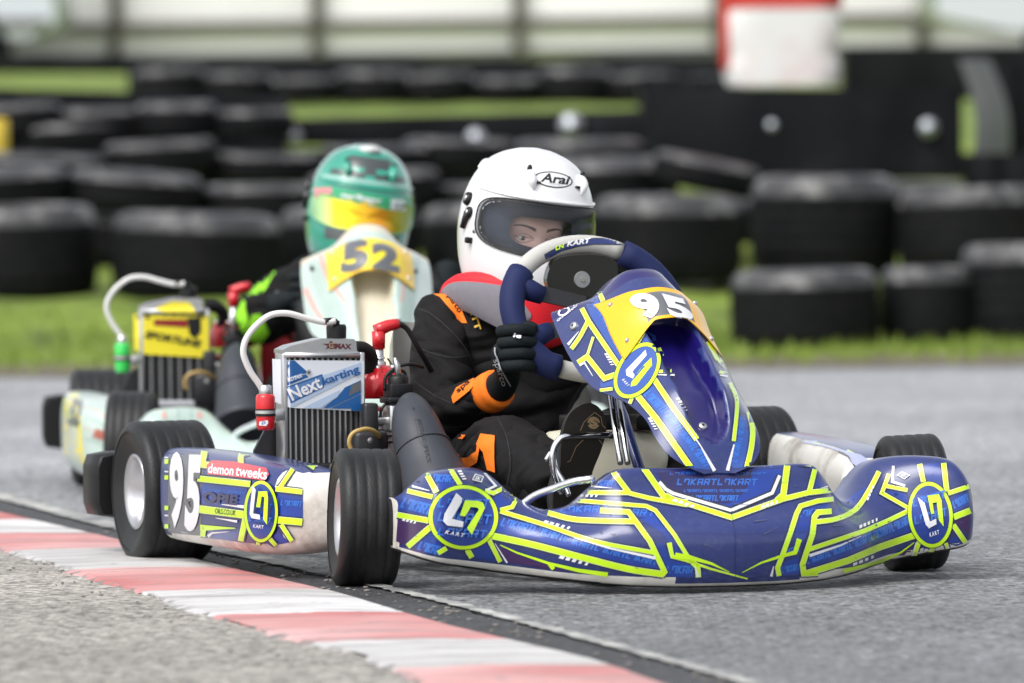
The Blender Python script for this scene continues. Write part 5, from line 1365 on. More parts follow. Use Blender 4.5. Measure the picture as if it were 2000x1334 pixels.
    ln([(0, 604), (45, 628), (415, 745), (740, 628), (900, 588), (1045, 572)], 28); v.line([(-40, 520), (0, 566), (45, 592), (412, 700), (672, 590), (718, 480)], 20, m_wht, edge=(m_edge, m_edge))
    ln([(725, 385), (768, 402), (742, 600), (700, 640)], 34); ln([(832, 398), (925, 410), (942, 435), (905, 582)], 26)
    F([(960, 420), (1030, 480), (1048, 560), (930, 578)]); F([(880, 665), (1045, 650), (1030, 700), (945, 712), (925, 800), (860, 900), (800, 1000), (815, 820)]); F([(730, 1030), (840, 990), (860, 1100), (720, 1110)])
    F([(900, 985), (1240, 850), (1540, 715), (1590, 840), (1350, 915), (900, 1075)]); F([(1410, 560), (1520, 600), (1525, 680), (1400, 600)]); F([(1640, 405), (1750, 400), (1765, 560), (1640, 510)]); F([(1800, 610), (1912, 560), (1915, 660), (1810, 725)])
    F([(1060, 720), (1090, 660), (1280, 540), (1350, 450), (1290, 620), (1150, 740)]); F([(1630, 900), (1680, 940), (1680, 975), (1620, 985)]); F([(1790, 890), (1860, 850), (1880, 905), (1800, 940)])
    F([(1400, 1010), (1560, 905), (1530, 1010), (1390, 1050)], MATS['plum_vinyl']); F([(1820, 770), (1915, 720), (1910, 860)], MATS['plum_vinyl'])
    along(v, 5, [(890, 1040), (1150, 950), (1350, 870), (1560, 775)], 56, m_lbl); along(v, 1, [(830, 745), (1040, 715)], 40, m_lbl); along(v, 1, [(1820, 690), (1915, 640)], 50, m_lbl); along(v, 1, [(740, 990), (850, 960)], 40, m_lbl); along(v, 1, [(730, 1095), (850, 1075)], 40, m_lbl)
    ln([(1058, 628), (960, 640), (850, 672), (825, 720), (790, 830), (735, 985), (705, 1060), (715, 1112)], 26); ln([(1045, 705), (960, 712), (938, 740), (925, 850), (862, 1040), (870, 1098), (960, 1095)], 30)
    ln([(930, 775), (1080, 752), (1200, 690), (1290, 560), (1345, 455)], 26, curve=4); ln([(1540, 698), (1400, 765), (1250, 830), (905, 945)], 24); ln([(1592, 848), (1350, 930), (1150, 1015), (885, 1098)], 36)
    v.stroke([(1565, 902), (1480, 965), (1360, 1020), (1120, 1082)], 26, m_lime, taper=(.2, 1)); ln([(1385, 545), (1525, 572)], 20); ln([(1408, 470), (1362, 590), (1530, 685)], 20)
    ln([(1600, 408), (1625, 520)], 26); ln([(1752, 402), (1772, 580)], 28); ln([(1780, 592), (1912, 548)], 24); ln([(1815, 742), (1920, 700)], 34); ln([(1812, 790), (1888, 900)], 26); ln([(1765, 905), (1778, 940)], 20); ln([(1682, 935), (1668, 975)], 26); ln([(1602, 880), (1562, 1005)], 22)
    v.stroke([(480, 1092), (600, 1030), (720, 990), (815, 965), (842, 880)], 34, m_lime, taper=(.1, 1.0)); v.stroke([(400, 1087), (290, 1035), (150, 995), (60, 985)], 40, m_lime, taper=(.1, 1))
    v.stroke([(905, 985), (1100, 920), (1230, 862)], 16, m_wht, taper=(1.2, .2)); v.stroke([(1578, 900), (1545, 1008)], 12, m_wht, taper=(.3, 1)); v.stroke([(1435, 420), (1430, 520), (1510, 545)], 16, m_wht); v.stroke([(975, 560), (1040, 545)], 12, m_wht, taper=(.2, 1)); v.stroke([(680, 1050), (665, 1115)], 14, m_wht, taper=(.3, 1.3)); v.stroke([(185, 1050), (205, 1120)], 14, m_wht, taper=(.3, 1.3))
    v.seq(7); v.ellipse((1668, 727), 145, 212, m_edge, rot=-.1); v.ellipse((1668, 727), 141, 208, m_lime, rot=-.1); v.ellipse((1668, 727), 119, 184, m_edge, rot=-.1); v.ellipse((1668, 727), 116, 181, m_dbl, rot=-.1)
    along(v, 1, [(1560, 680), (1770, 620)], 50, m_lbl); along(v, 1, [(1570, 790), (1780, 730)], 50, m_lbl)
    v.poly([(1588, 618), (1632, 655), (1664, 770), (1704, 752), (1706, 786), (1658, 812), (1638, 790)], m_wht); v.poly([(1650, 608), (1722, 598), (1740, 640), (1752, 800), (1722, 762), (1708, 650), (1682, 655), (1692, 722), (1672, 722)], m_lime); band_text(v, 'K A R T', (1664, 866), (1728, 845), 26, m_wht)
    v.seq(7); v.poly([(1455, 478), (1490, 455), (1540, 478), (1505, 505)], m_wht); v.poly([(1463, 478), (1491, 461), (1531, 478), (1504, 498)], m_pur); band_text(v, 'SK', (1480, 486), (1518, 486), 15, m_wht)
    v.lv = None; ticks(v, (1220, 815), (1350, 760), 5, 18, m_wht); ticks(v, (600, 690), (720, 650), 4, 18, m_wht); ticks(v, (40, 640), (190, 690), 4, 18, m_wht); ticks(v, (1180, 1050), (1330, 990), 4, 16, m_wht); ticks(v, (1275, 640), (1320, 540), 4, 14, m_wht)
    v.crop(0, 0, 1); rnd = random.Random(3); sc_ = mat('scuff_mark', (.10, .11, .17), rough=.6); rb = mat('rubber_mark', (.012, .012, .016), rough=.7)
    for i in range(70):
        x = rnd.uniform(790, 1880); y = rnd.uniform(930, 1120); a = rnd.gauss(0, .35); L = rnd.uniform(2, 9) if i % 4 else rnd.uniform(12, 34)
        v.stroke([(x, y), (x+L*cos(a), y+L*sin(a))], rnd.uniform(.8, 2.0), rb if i % 2 else sc_, taper=(1, .2), lift=8.5)
    v.crop(1300, 780, 3.2258)
    v.stroke([(412, 700), (440, 850), (440, 1135)], 3.0, m_nav); v.stroke([(-140, 835), (100, 838), (440, 850), (760, 835), (1000, 828)], 2.6, m_nav, taper=(.3, .3))
    v.done()
def nose_graphics(o, K):
    v = Vinyl(o, K.root, grid=8, lift=.0005); v.crop(1050, 520, 3.102)
    F = lambda p, m=m_dbl: v.poly(p, m, lift=1.2); ln = lambda p, w_=20, **kw: v.line(p, w_, m_lime, edge=E2, **kw)
    mid = mat('mid_blue_vinyl', (.03, .085, .36), **PB)
    F([(290, 215), (375, 170), (400, 330), (560, 510), (520, 620), (320, 300)], mid); F([(612, 770), (705, 680), (900, 990), (1070, 1235), (950, 1225)], mid); F([(640, 380), (715, 420), (720, 450), (600, 480)], mid); F([(1230, 900), (1262, 900), (1290, 990), (1262, 1215), (1190, 1225), (1160, 1200)], mid); F([(380, 690), (470, 660), (460, 735), (380, 745)], mid)
    F([(215, 520), (300, 350), (345, 420), (300, 540), (400, 665), (480, 640), (470, 590), (350, 400)], m_pur)
    along(v, 4, [(640, 780), (760, 900), (900, 1070), (1010, 1225)], 50, m_lbl); along(v, 2, [(330, 230), (430, 400), (550, 580)], 34, m_lbl); along(v, 2, [(1205, 1190), (1240, 1060), (1262, 920)], 38, m_lbl)
    ln([(590, 765), (720, 925), (925, 1218)], 34); ln([(695, 668), (820, 855), (965, 1050)], 30); ln([(268, 255), (310, 335), (500, 615)], 26); ln([(305, 335), (255, 430), (205, 500)], 22, curve=4); ln([(245, 585), (300, 548), (405, 680), (490, 650)], 28); ln([(338, 428), (300, 545)], 12)
    ln([(378, 752), (455, 742)], 16); ln([(655, 378), (592, 482)], 24); ln([(372, 158), (398, 212)], 26); ln([(712, 640), (812, 634)], 14); ln([(558, 832), (578, 785)], 16); ln([(560, 460), (590, 495)], 20); ln([(735, 495), (755, 545)], 16)
    ln([(1032, 455), (1085, 555), (1142, 612)], 22); ln([(1100, 640), (1150, 652)], 14); ln([(1165, 705), (1205, 800), (1205, 900), (1188, 1060)], 20, curve=3); ln([(1278, 880), (1302, 980), (1296, 1090), (1268, 1218)], 28, curve=3)
    v.stroke([(985, 1085), (1072, 1240)], 20, m_wht, taper=(.3, 1.1)); v.stroke([(870, 925), (985, 1085)], 8, m_wht, taper=(.2, 1)); v.stroke([(1190, 1080), (1150, 1238)], 20, m_wht, taper=(.4, 1.1)); v.stroke([(250, 395), (185, 475)], 14, m_wht, taper=(.2, 1.2)); v.stroke([(255, 600), (285, 585), (335, 665)], 16, m_wht, taper=(1, .2)); v.stroke([(720, 658), (830, 660)], 12, m_wht, taper=(.3, 1)); v.stroke([(1105, 660), (1150, 668)], 10, m_wht)
    rot = R(33); v.seq(7)
    v.ellipse((604, 632), 122, 190, m_edge, rot=rot); v.ellipse((604, 632), 118, 186, m_lime, rot=rot); v.ellipse((604, 632), 98, 163, m_edge, rot=rot); v.ellipse((604, 632), 95, 160, mid, rot=rot)
    v.poly([(655, 508), (662, 540), (575, 640), (590, 660), (578, 682), (540, 662), (536, 630)], m_wht); v.poly([(625, 622), (690, 555), (694, 600), (600, 722), (565, 730), (572, 700), (655, 605), (640, 605), (612, 640), (598, 655)], m_lime); band_text(v, 'K A R T', (512, 690), (548, 732), 16, m_wht)
    v.lv = None; ticks(v, (405, 530), (450, 610), 5, 18, m_wht); ticks(v, (838, 800), (900, 890), 5, 18, m_wht); ticks(v, (668, 920), (715, 1000), 5, 18, m_wht)
    # team name on the upper corner
    v.ellipse((160, 275), 34, 19, m_wht, rot=-.5, ring=11); v.stroke([(195, 245), (222, 240)], 9, m_wht); band_text(v, 'QUADRANT', (122, 338), (252, 238), 13, m_wht, bold=.04)
    v.done()
    # fixing screws standing proud
    for p, r in (((222, 364), .0085), ((1000, 972), .0085)):
        h = v.bvh.ray_cast(v.Mi @ CO, (v.R3 @ ray(*v.T(p))).normalized())
        if h[0] is None: continue
        nn = h[1] if h[1].y < 0 else -h[1]
        sm = MB(); Q = nn.to_track_quat('Z', 'Y').to_matrix().to_4x4(); sm.lathe([(0, .005), (r*.75, .005), (r, .003), (r*1.05, -.003)], m_alu, c=h[0], M=Q, n=20); sm.lathe([(0, .0056), (r*.3, .0055), (r*.32, .005)], m_blk, c=h[0], M=Q, n=10); sm.build('screw', o)
def plate_graphics(o, K, txt):
    v = Vinyl(o, K.root, grid=6, lift=.0006); v.crop(1050, 520, 3.102)
    v.text('9', (632, 326), (788, 300), (536, 178), m_wht, bold=.05); v.text('5', (808, 304), (962, 342), (736, 162), m_wht, bold=.05); v.done()
def pod_graphics(o, K):
    v = Vinyl(o, K.root, grid=7, lift=.0012); v.crop(200, 780, 3.3333)
    F = lambda p, m=m_dbl: v.poly(p, m, lift=1.2); ln = lambda p, w_=22, e=E2, **kw: v.line(p, w_*1.04, m_lime, edge=e, **kw)
    F([(432, 335), (665, 352), (640, 888), (425, 868)], m_gry)
    F([(640, 545), (945, 572), (935, 725), (640, 690)]); F([(1140, 600), (1305, 622), (1305, 775), (1150, 760)]); F([(640, 840), (900, 860), (900, 925), (640, 900)], m_dbl); F([(1010, 900), (1150, 870), (1220, 930), (1100, 955)])
    for x, y in ((655, 640), (730, 648), (800, 655)): pass
    band_text(v, 'OPIE', (655, 668), (880, 692), 70, m_nav, bold=.05, shear=0); along(v, 1, [(1160, 690), (1300, 700)], 36, m_lbl); along(v, 2, [(660, 600), (930, 622)], 18, m_lbl)
    ln([(622, 515), (965, 552)], 34); ln([(615, 712), (930, 752)], 44); ln([(665, 340), (650, 425), (700, 430)], 36); ln([(960, 342), (905, 362), (902, 425)], 30, curve=4); ln([(1130, 582), (1302, 602)], 30); ln([(1145, 785), (1302, 800)], 40); ln([(1160, 572), (1240, 455)], 24); ln([(932, 780), (902, 922)], 32); ln([(1165, 815), (1235, 922)], 24); ln([(1020, 905), (1015, 945)], 22); ln([(1090, 905), (1130, 950)], 22)
    v.stroke([(640, 835), (870, 838)], 40, m_lime, taper=(1, .1)); v.stroke([(665, 830), (655, 892)], 34, m_lime); v.stroke([(690, 890), (720, 868), (830, 860)], 20, m_wht, taper=(1, .1)); v.stroke([(740, 772), (880, 795)], 16, m_wht, taper=(.2, 1)); v.stroke([(780, 684), (930, 700)], 22, m_wht, taper=(.2, 1))
    for y_ in (405, 508, 706, 825): v.stroke([(408, y_), (432, y_+1)], 28, m_lime)
    for y_ in (380, 470, 755): v.stroke([(408, y_), (432, y_+1)], 8, m_wht)
    band_text(v, 'OILS.CO.UK', (735, 742), (870, 756), 34, m_edge, bold=.01, shear=0)
    ln([(1250, 360), (1385, 445)], 34, curve=0); v.stroke([(1310, 370), (1400, 440)], 12, m_wht)
    v.seq(7); v.ellipse((1036, 730), 112, 203, m_edge); v.ellipse((1036, 730), 109, 199, m_lime); v.ellipse((1036, 730), 92, 178, m_edge); v.ellipse((1036, 730), 90, 175, m_dbl); along(v, 1, [(960, 700), (1110, 712)], 32, m_lbl); along(v, 1, [(960, 790), (1110, 802)], 32, m_lbl)
    v.poly([(990, 562), (1012, 590), (995, 742), (1038, 750), (1040, 782), (985, 772), (972, 745)], m_wht); v.poly([(1030, 600), (1085, 600), (1092, 640), (1085, 815), (1060, 780), (1068, 635), (1050, 632), (1040, 705), (1015, 700)], m_lime); band_text(v, 'KART', (995, 832), (1062, 840), 20, m_wht, bold=.01, shear=0)
    v.seq(4)
    # race number and red sponsor sticker
    for t_, q in (('9', ((440, 838), (530, 838), (440, 345))), ('5', ((535, 856), (628, 860), (558, 362)))):
        v.text(t_, *q, m_gry, bold=.09); v.text(t_, *q, m_wht, bold=.045)
    v.poly([(680, 430), (715, 398), (860, 408), (1070, 450), (1088, 490), (1060, 530), (860, 505), (690, 488)], m_redv); band_text(v, 'demon', (690, 480), (855, 498), 62, m_wht, bold=.022, shear=0); band_text(v, 'tweeks', (868, 498), (1072, 525), 66, m_wht, bold=.022, shear=0)
    v.done()
def pod_right_graphics(o, K):
    v = Vinyl(o, K.root, grid=7, lift=.0008); v.crop(1300, 780, 3.2258)
    v.poly([(850, 262), (960, 262), (985, 285), (1230, 350), (1300, 400), (1298, 425), (1215, 432), (1170, 400), (1130, 340), (1000, 300), (870, 275)], mat('pale_blue_vinyl', (.42, .45, .66), **PB))
    v.line([(1140, 328), (1200, 360), (1250, 428)], 24, m_lime, edge=E2); v.stroke([(1090, 330), (1150, 360), (1195, 425)], 10, m_edge); v.line([(880, 262), (985, 290)], 10, m_lime); v.done()
def radiator_graphics(c, K):
    bl = mat('sign_blue', (.01, .10, .32), rough=.3, coat=.5); lb = mat('sign_pale_blue', (.45, .56, .74), rough=.3, coat=.5)
    v = Vinyl(c['rsign'], K.root, grid=30, lift=.0006); v.crop(420, 560, 3.51); v.seq(.5)
    v.poly([(500, 505), (545, 505), (640, 590), (500, 625), (485, 560)], bl); v.poly([(480, 640), (620, 600), (640, 620), (490, 680)], bl); v.poly([(500, 690), (1000, 520), (1000, 590), (520, 830)], lb)
    v.poly([(480, 690), (735, 598), (748, 690), (520, 800)], bl); v.poly([(492, 700), (728, 612), (738, 682), (525, 785)], mat('sign_mid_blue', (.10, .22, .45), rough=.3, coat=.5)); v.poly([(760, 850), (1000, 735), (1000, 850)], bl); v.poly([(850, 740), (890, 690), (1000, 640), (1000, 730), (790, 830), (740, 835)], bl); v.poly([(915, 750), (935, 675), (1000, 645), (1000, 710)], m_gry)
    v.poly([(600, 830), (860, 705), (840, 755), (720, 832)], lb)
    band_text(v, 'Next', (530, 785), (740, 690), 92, m_wht, bold=.025, shear=0); band_text(v, 'karting', (752, 690), (1000, 600), 70, bl, bold=.03, shear=0); band_text(v, 'ROTAX', (502, 655), (605, 618), 28, m_wht, bold=.04); v.ellipse((642, 588), 18, 18, m_alu); v.ellipse((642, 588), 7, 7, m_dark)
    v.done()
    mr = mat('maroon_print', (.10, .02, .03), rough=.4)
    v = Vinyl(c['radtank'], K.root, grid=30, lift=.0006); v.crop(420, 560, 3.51); v.seq(.5)
    band_text(v, 'MAX', (822, 426), (935, 430), 38, mr, bold=.05, shear=0); band_text(v, 'G', (775, 428), (815, 428), 46, mr, bold=.05, shear=0)
    st = []
    for i in range(10): a = -pi/2+2*pi*i/10; r = 62 if i % 2 == 0 else 24; st.append((795+r*cos(a), 402+r*.55*sin(a)))
    v.poly(st, mr); band_text(v, 'G', (780, 420), (812, 420), 34, m_gold, bold=.03, shear=0); v.done()
    v = Vinyl(c['bottle_o'], K.root, grid=30, lift=.001); v.crop(420, 560, 3.51); v.seq(1); v.poly([(305, 925), (360, 915), (365, 935), (350, 955), (302, 950)], m_wht); band_text(v, 'D', (318, 946), (348, 940), 20, bl, bold=.03); v.done()
def suit_graphics(D, K):
    v = Vinyl(D['suit_o'], K.root, grid=9, lift=.0016); v.crop(760, 560, 3.032); v.seq(1)
    v.poly([(228, 28), (335, 12), (375, 35), (400, 70), (462, 215), (430, 215), (400, 190), (390, 165), (300, 60)], m_orange); band_text(v, 'sparco', (322, 45), (402, 162), 34, m_suit, bold=.02, shear=0)
    sm = mat('suit_seam', (.035, .033, .036), rough=.8)
    v.stroke([(150, 120), (260, 170), (400, 300), (480, 420), (500, 500)], 3, sm, curve=5); v.stroke([(120, 330), (240, 390), (380, 420), (500, 400)], 2.5, sm, curve=5); v.stroke([(640, 770), (700, 900), (720, 1050), (700, 1180)], 3, sm, curve=5); v.stroke([(150, 560), (260, 640), (370, 690)], 2.5, sm, curve=4)
    band_text(v, 'LETT', (462, 105), (512, 262), 34, mat('gold_thread', (.72, .46, .06), rough=.5), bold=.03, shear=0)
    v.poly([(372, 655), (400, 600), (500, 545), (530, 560), (475, 620), (435, 652), (382, 692)], m_orange); band_text(v, 'spa', (418, 638), (490, 575), 28, m_suit, shear=0)
    v.poly([(545, 872), (628, 885), (628, 1010), (632, 1100), (585, 1085), (560, 980), (520, 935)], m_orange); v.poly([(405, 985), (420, 990), (425, 1015), (470, 1008), (520, 975), (525, 940), (540, 960), (525, 1040), (480, 1068), (380, 1060)], m_orange); v.poly([(412, 878), (460, 880), (440, 905), (412, 900)], m_orange)
    v.done()
    v = Vinyl(D['gloves'][0], K.root, grid=9, lift=.0016); v.crop(940, 620, 6.67)
    band_text(v, 'ie', (415, 262), (515, 282), 70, m_wht, bold=.03, shear=0); band_text(v, 'sparco', (140, 560), (255, 900), 70, mat('grey_print', (.45, .46, .5), rough=.5), bold=.0, shear=0); v.stroke([(205, 230), (180, 440), (215, 540), (270, 690), (380, 890)], 16, mat('grey_piping', (.40, .40, .42), rough=.5), curve=4); v.done()
    v = Vinyl(D['soles'][0], K.root, grid=9, lift=.0006); v.crop(1020, 740, 5.13); v.seq(1)
    v.ellipse((715, 440), 52, 52, m_gold, ring=18); v.poly([(650, 440), (780, 440), (780, 462), (650, 462)], m_sole); band_text(v, 'S', (672, 478), (756, 478), 84, m_gold, bold=.06, shear=0)
    v.stroke([(580, 520), (620, 430), (725, 335), (790, 385), (800, 460), (860, 520)], 6, m_gold); v.stroke([(610, 612), (540, 680), (480, 820), (452, 832)], 6, m_gold); v.stroke([(770, 612), (800, 650), (805, 760)], 6, m_gold); v.done()
    v = Vinyl(D['brace_o'], K.root, grid=9, lift=.002) ; v.done()
def helmet_graphics(o, K):
    v = Vinyl(o, K.root, grid=9, lift=.0005); v.crop(760, 250, 3.336); v.seq(1)
    v.ellipse((1070, 337), 127, 52, m_gask, rot=.13); v.ellipse((1072, 337), 116, 44, m_hw, rot=.13)
    v.text('Arai', (985, 350), (1170, 372), (998, 290), m_gask, bold=.032, shear=.1); band_text(v, 'HELMET', (1035, 366), (1135, 380), 13, mat('grey_print', (.45, .46, .5)), bold=0, shear=0)
    sm = mat('shell_seam', (.45, .45, .47), rough=.4); v.stroke([(590, 410), (640, 450), (690, 468)], 4, sm, curve=4)
    v.ellipse((552, 672), 12, 14, sm); v.ellipse((552, 676), 7, 8, m_gask); v.ellipse((930, 872), 7, 6, m_gask); v.done()
fairing_graphics(C1['fairing'], K1); nose_graphics(C1['nose'], K1); plate_graphics(C1['plate'], K1, '95'); pod_graphics(C1['podL'], K1); pod_right_graphics(C1['podR'], K1)
radiator_graphics(C1, K1); suit_graphics(D1, K1); helmet_graphics(hel1, K1)
v = Vinyl(C1['airbox'], K1.root, grid=12, lift=.0006); v.crop(680, 650, 4.764); v.seq(1); ag = mat('embossed_grey', (.02, .022, .027), rough=.5)
v.stroke([(618, 805), (670, 805), (725, 1025), (672, 1022)], 5, ag, closed=True); v.stroke([(685, 1045), (738, 1045), (770, 1210)], 5, ag); band_text(v, 'ROTAX', (640, 815), (690, 1010), 40, ag, shear=0, bold=0); band_text(v, 'MAX', (700, 1060), (735, 1210), 40, ag, shear=0, bold=0); v.ellipse((607, 703), 9, 10, m_gask); v.done()
v = Vinyl(C1['wheel'], K1.root, grid=8, lift=.0006); v.crop(880, 380, 5.56); v.seq(1)
top = [(1015, 650), (1180, 555), (1400, 490), (1560, 470), (1720, 470), (1900, 480)]; bot = [(1035, 712), (1200, 620), (1400, 565), (1560, 545), (1700, 545), (1880, 550)]
v.poly(top+bot[::-1], m_edge); v.poly([(x+8, y+9) for x, y in top[:-1]]+[(1870, 490), (1865, 540)]+[(x+5, y-8) for x, y in bot[:-1][::-1]], m_pur)
band_text(v, 'LN', (1140, 608), (1245, 572), 45, m_lime, bold=.04); band_text(v, 'KART', (1262, 565), (1530, 520), 52, m_wht, bold=.04); v.done()
# ================================================================ the kart and driver behind
m_mint = mat('mint_vinyl', (.50, .62, .56), rough=.28, coat=.7, noise=.12, nscale=16); m_mred = mat('dark_red_fabric', (.25, .008, .012), rough=.7)
m_crm = mat('cream_plastic', (.68, .63, .50), rough=.35, coat=.3, dirt=(.4, .3, .15), dirt_amt=.5, dirt_scale=6); m_py = mat('lemon_plate', (.85, .72, .03), rough=.35, coat=.4); m_sal = mat('salmon_vinyl', (.75, .38, .32), rough=.3, coat=.5)
KS = lambda px, py, y: K1.y(px, py, y)+V((.03, 0, .01))
C2 = dict(body=m_mint, nosecol=m_mint, recess=m_crm, plate_col=mat('amber_plate', (.86, .56, .02), rough=.35, coat=.4), plate_back=None, steer=R(-6), grip1=m_mred, grip2=m_blk2, fin=m_dark, tankmat=m_alu, stick=m_py, hosemat=m_hose, bottle=mat('green_bottle', (.04, .62, .10), rough=.3, coat=.5), column=m_dark, k=KS, seat=mat('red_seat_cover', (.3, .01, .015), rough=.6), up=.05, wdz=-.075, pl=dict(t0=.08, t1=.35, drop=.05), podw=m_mint, rx=.568)
kart_common(K2, C2); steering_wheel(K2, C2); powertrain(K2, C2)
q = K2.y
hc2 = q(703, 402, .66)
Mh2 = Matrix.Translation(hc2) @ Matrix.Rotation(R(3), 4, 'Z') @ Matrix.Rotation(R(8), 4, 'Y') @ Matrix.Rotation(R(2), 4, 'X') @ Matrix.Diagonal((.97, .97, .97, 1))
W2, r2 = C2['W'], C2['ring']
m_mh = mat('mint_helmet_lacquer', (.02, .31, .215), rough=.2, coat=1, noise=.35, nscale=14); m_ch = mat('dark_check_lacquer', (.05, .06, .06), rough=.3, coat=.8); m_gn = mat('green_strip', (.0, .36, .13), rough=.3, coat=.6); m_pm = mat('pale_mint_lacquer', (.30, .52, .46), rough=.25, coat=.8)
def hel_mf(ph, z):
    if .060 < z < .068 and abs(ph) < 1.15: return m_pm
    if z > .070 and z < .083 and .10 < abs(ph) < .95: return m_ch
    if .094 < z < .122 and abs(ph) < .62: return m_ch
    if abs(ph) < .14 and .079 < z < .116: return m_ch
    if z > .137 and abs(ph) < 2.2: return m_pm
    if z < -.06 and abs(ph) < .8: return m_ch if z > -.085 else m_mh
    if abs(ph) > 1.5 and (int((ph+9)*9)+int((z+1)*60)) % 2 == 0 and z < .06: return m_ch
    return m_mh
m_iri = bpy.data.materials.new('mirror_visor'); m_iri.use_nodes = True; n_i, l_i = m_iri.node_tree.nodes, m_iri.node_tree.links; p_i = n_i['Principled BSDF']; p_i.inputs['Metallic'].default_value = .85; p_i.inputs['Roughness'].default_value = .16; p_i.inputs['Coat Weight'].default_value = .6
tc = n_i.new('ShaderNodeTexCoord'); sx = n_i.new('ShaderNodeSeparateXYZ'); l_i.new(tc.outputs['Generated'], sx.inputs[0]); rp = n_i.new('ShaderNodeValToRGB'); e = rp.color_ramp.elements
e[0].position = 0; e[0].color = (.35, .75, .45, 1); e[1].position = 1; e[1].color = (.12, .30, .06, 1)
for a_, c_ in ((.14, (.7, .9, .3, 1)), (.22, (1, .88, .02, 1)), (.45, (1, .62, .01, 1)), (.66, (.95, .38, .01, 1)), (.82, (.45, .42, .03, 1))): x = e.new(a_); x.color = c_
l_i.new(sx.outputs['X'], rp.inputs['Fac']); l_i.new(rp.outputs['Color'], p_i.inputs['Base Color'])
gl2 = W2(*r2(R(-72))); gr2 = W2(*r2(R(72)))
D2 = dict(k=KS, head=Mh2, arm=1.15, sh=[q(606, 556, .70), q(800, 560, .74)], el=[q(498, 628, .48), V((.27, .5, .36))], wr=[q(548, 590, .40), V((.21, .42, .53))], kn=[V((-.16, .38, .23)), V((.16, .38, .23))], ank=[V((-.14, 0, .11)), V((.14, 0, .11))], toe=[V((-.13, -.03, .26)), V((.13, -.03, .26))],
          hips=[V((-.09, .78, .14)), V((.09, .78, .14))], neck=hc2+V((0, .03, -.16)), face=False, suit=m_suit, glove=m_glove, cuff=None, fold=.006, label='driver in black and lime suit and mint helmet with mirrored orange visor, steering kart 52',
          hands=[dict(grip=gl2, ax=V((-.05, .1, 1)).normalized(), out=V((.1, -1, .1)).normalized(), side=V((-1, -.05, 0)).normalized()), dict(grip=gr2, ax=V((.05, .1, 1)).normalized(), out=V((-.1, -1, .1)).normalized(), side=V((1, -.05, 0)).normalized())])
P2 = driver(K2, D2)
hel2, vis2 = helmet(K2, P2, Mh2, m_mh, m_iri, mf=hel_mf, clear=False, hh=.036, z0=-.020)
pk = MB(); pk.ell(Mh2 @ V((0, -.045, .138)), (.028, .036, .013), mat('white_vent', (.6, .62, .6), rough=.3, coat=.6)); pk.ell(Mh2 @ V((0, -.076, .128)), (.025, .006, .005), m_gask); pk.build('top_vent', hel2)
for ob in (hel2, vis2):
    v = Vinyl(ob, K2.root, grid=12, lift=.0006); v.crop(430, 260, 3.031); v.seq(1)
    v.poly([(552, 320), (640, 318), (720, 335), (860, 352), (980, 382), (1098, 395), (1098, 462), (1000, 455), (880, 430), (740, 400), (640, 385), (555, 382)], m_gn); v.poly([(555, 325), (660, 322), (662, 378), (560, 378)], mat('pink_flag', (.75, .25, .28), rough=.4)); band_text(v, 'mikey', (705, 395), (955, 432), 46, m_wht, bold=.06, shear=.2); v.poly([(1010, 392), (1095, 398), (1095, 460), (1010, 452)], m_wht); band_text(v, '52', (1022, 448), (1086, 454), 40, m_gry, bold=.03); v.done()
v = Vinyl(D2['suit_o'], K2.root, grid=12, lift=.002); v.crop(430, 260, 3.031); v.seq(1); m_lg = mat('lime_cloth', (.28, .72, .02), rough=.75)
v.poly([(330, 818), (250, 845), (190, 900), (150, 960), (235, 955), (268, 925), (290, 880)], m_lg); v.poly([(150, 960), (95, 1060), (60, 1180), (150, 1165), (168, 1110), (150, 1040)], m_lg); v.poly([(190, 1075), (240, 1070), (290, 1180), (200, 1310), (100, 1250), (70, 1190), (160, 1172)], m_lg); v.done()
v = Vinyl(D2['gloves'][0], K2.root, grid=12, lift=.002); v.crop(430, 260, 3.031); v.ellipse((335, 905), 30, 42, mat('grey_glove_patch', (.22, .23, .24), rough=.6)); v.done()
v = Vinyl(C2['nose'], K2.root, grid=12, lift=.0006); v.crop(430, 260, 3.031)
for p, w_ in (([(580, 690), (640, 860), (740, 1000)], 34), ([(500, 920), (560, 1040), (640, 1160)], 34), ([(1115, 670), (1095, 880), (1075, 1000)], 30)): v.stroke(p, w_, m_sal, taper=(1, .4), lift=2)
gm = mat('grey_green_line', (.25, .38, .33), rough=.4)
for i in range(5): v.stroke([(520+22*i, 760), (600+24*i, 1000), (700+20*i, 1250)], 4, gm, lift=3); v.stroke([(1185-18*i, 720), (1160-16*i, 900), (1120-14*i, 1200)], 4, gm, lift=3)
v.ellipse((545, 802), 14, 16, m_gask); v.ellipse((1158, 818), 12, 14, m_gask); v.done()
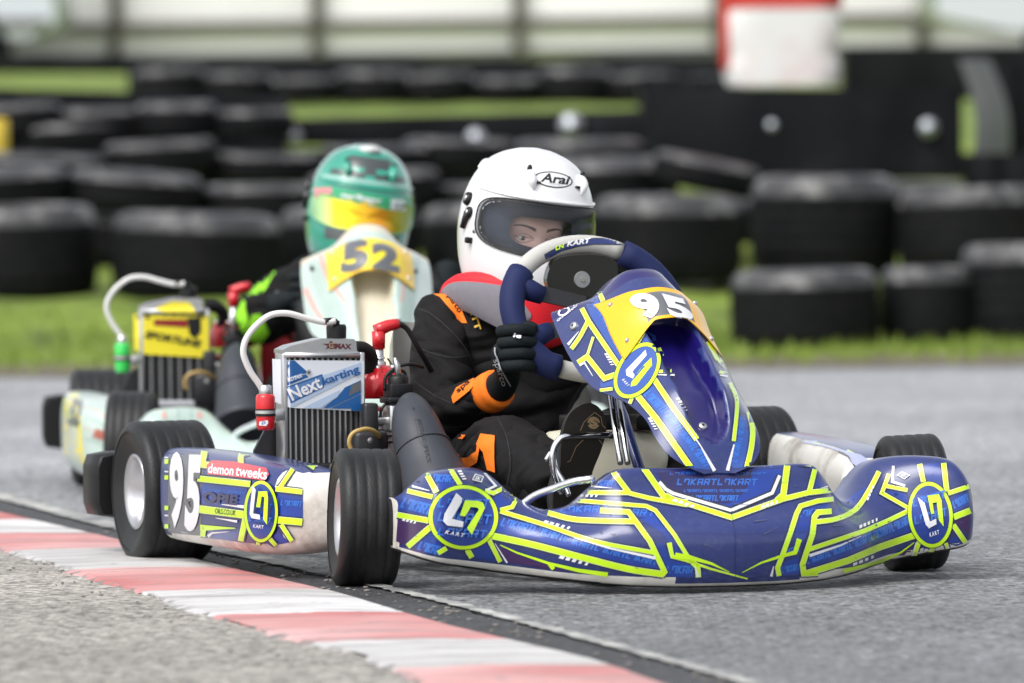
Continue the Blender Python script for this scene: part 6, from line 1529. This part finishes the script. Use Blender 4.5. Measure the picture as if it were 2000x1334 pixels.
v = Vinyl(C2['plate'], K2.root, grid=12, lift=.0006); v.crop(430, 260, 3.031); v.poly([(672, 655), (870, 622), (1060, 650), (1075, 800), (1030, 810), (890, 790), (790, 810), (700, 860)], m_py, lift=1); v.text('5', (712, 835), (872, 800), (722, 652), m_gry, bold=.06); v.text('2', (900, 800), (1062, 830), (896, 640), m_gry, bold=.06); v.done()
v = Vinyl(C2['podL'], K2.root, grid=12, lift=.001); v.crop(80, 500, 2.9); v.gap = .3
v.poly([(100, 780), (215, 775), (225, 900), (235, 1080), (250, 1180), (120, 1170), (100, 1000)], m_py, lift=1); band_text(v, '52', (150, 960), (215, 970), 160, m_gry, bold=.05, shear=.2)
for i in range(4): v.stroke([(240, 850+60*i), (330, 880+60*i), (415, 960+60*i)], 10, gm if i % 2 else m_sal, taper=(.3, 1), lift=2)
band_text(v, 'Mikro', (290, 1030), (410, 1060), 60, mat('rust_print', (.45, .12, .08), rough=.5), bold=.04); v.done()
v = Vinyl(C2['fairing'], K2.root, grid=12, lift=.001); v.crop(80, 500, 2.9)
for x in (690, 890): v.stroke([(x, 830), (x+12, 920)], 26, m_sal, lift=2)
v.stroke([(1000, 900), (1080, 960), (1180, 1060)], 40, m_sal, taper=(.3, 1), lift=2)
for i in range(4): v.stroke([(640+70*i, 835), (630+74*i, 920)], 4, gm, lift=3); v.stroke([(950+40*i, 870+25*i), (1120+20*i, 1010+25*i)], 4, gm, lift=3)
v.done()
v = Vinyl(C2['rsign'], K2.root, grid=12, lift=.001); v.crop(80, 500, 2.9); v.seq(.6); v.poly([(500, 280), (960, 280), (960, 352), (500, 358)], m_blk); v.poly([(640, 360), (830, 360), (830, 405), (640, 392)], m_mred); v.poly([(830, 350), (905, 350), (905, 430), (870, 470), (840, 440)], m_blk); band_text(v, 'SPORTLINE', (585, 462), (905, 520), 42, m_blk, bold=.04, shear=.2); v.done()
v = Vinyl(C2['radtank'], K2.root, grid=12, lift=.001); v.crop(80, 500, 2.9); v.poly([(640, 300), (740, 258), (840, 262), (880, 320), (700, 318)], m_py); v.done()
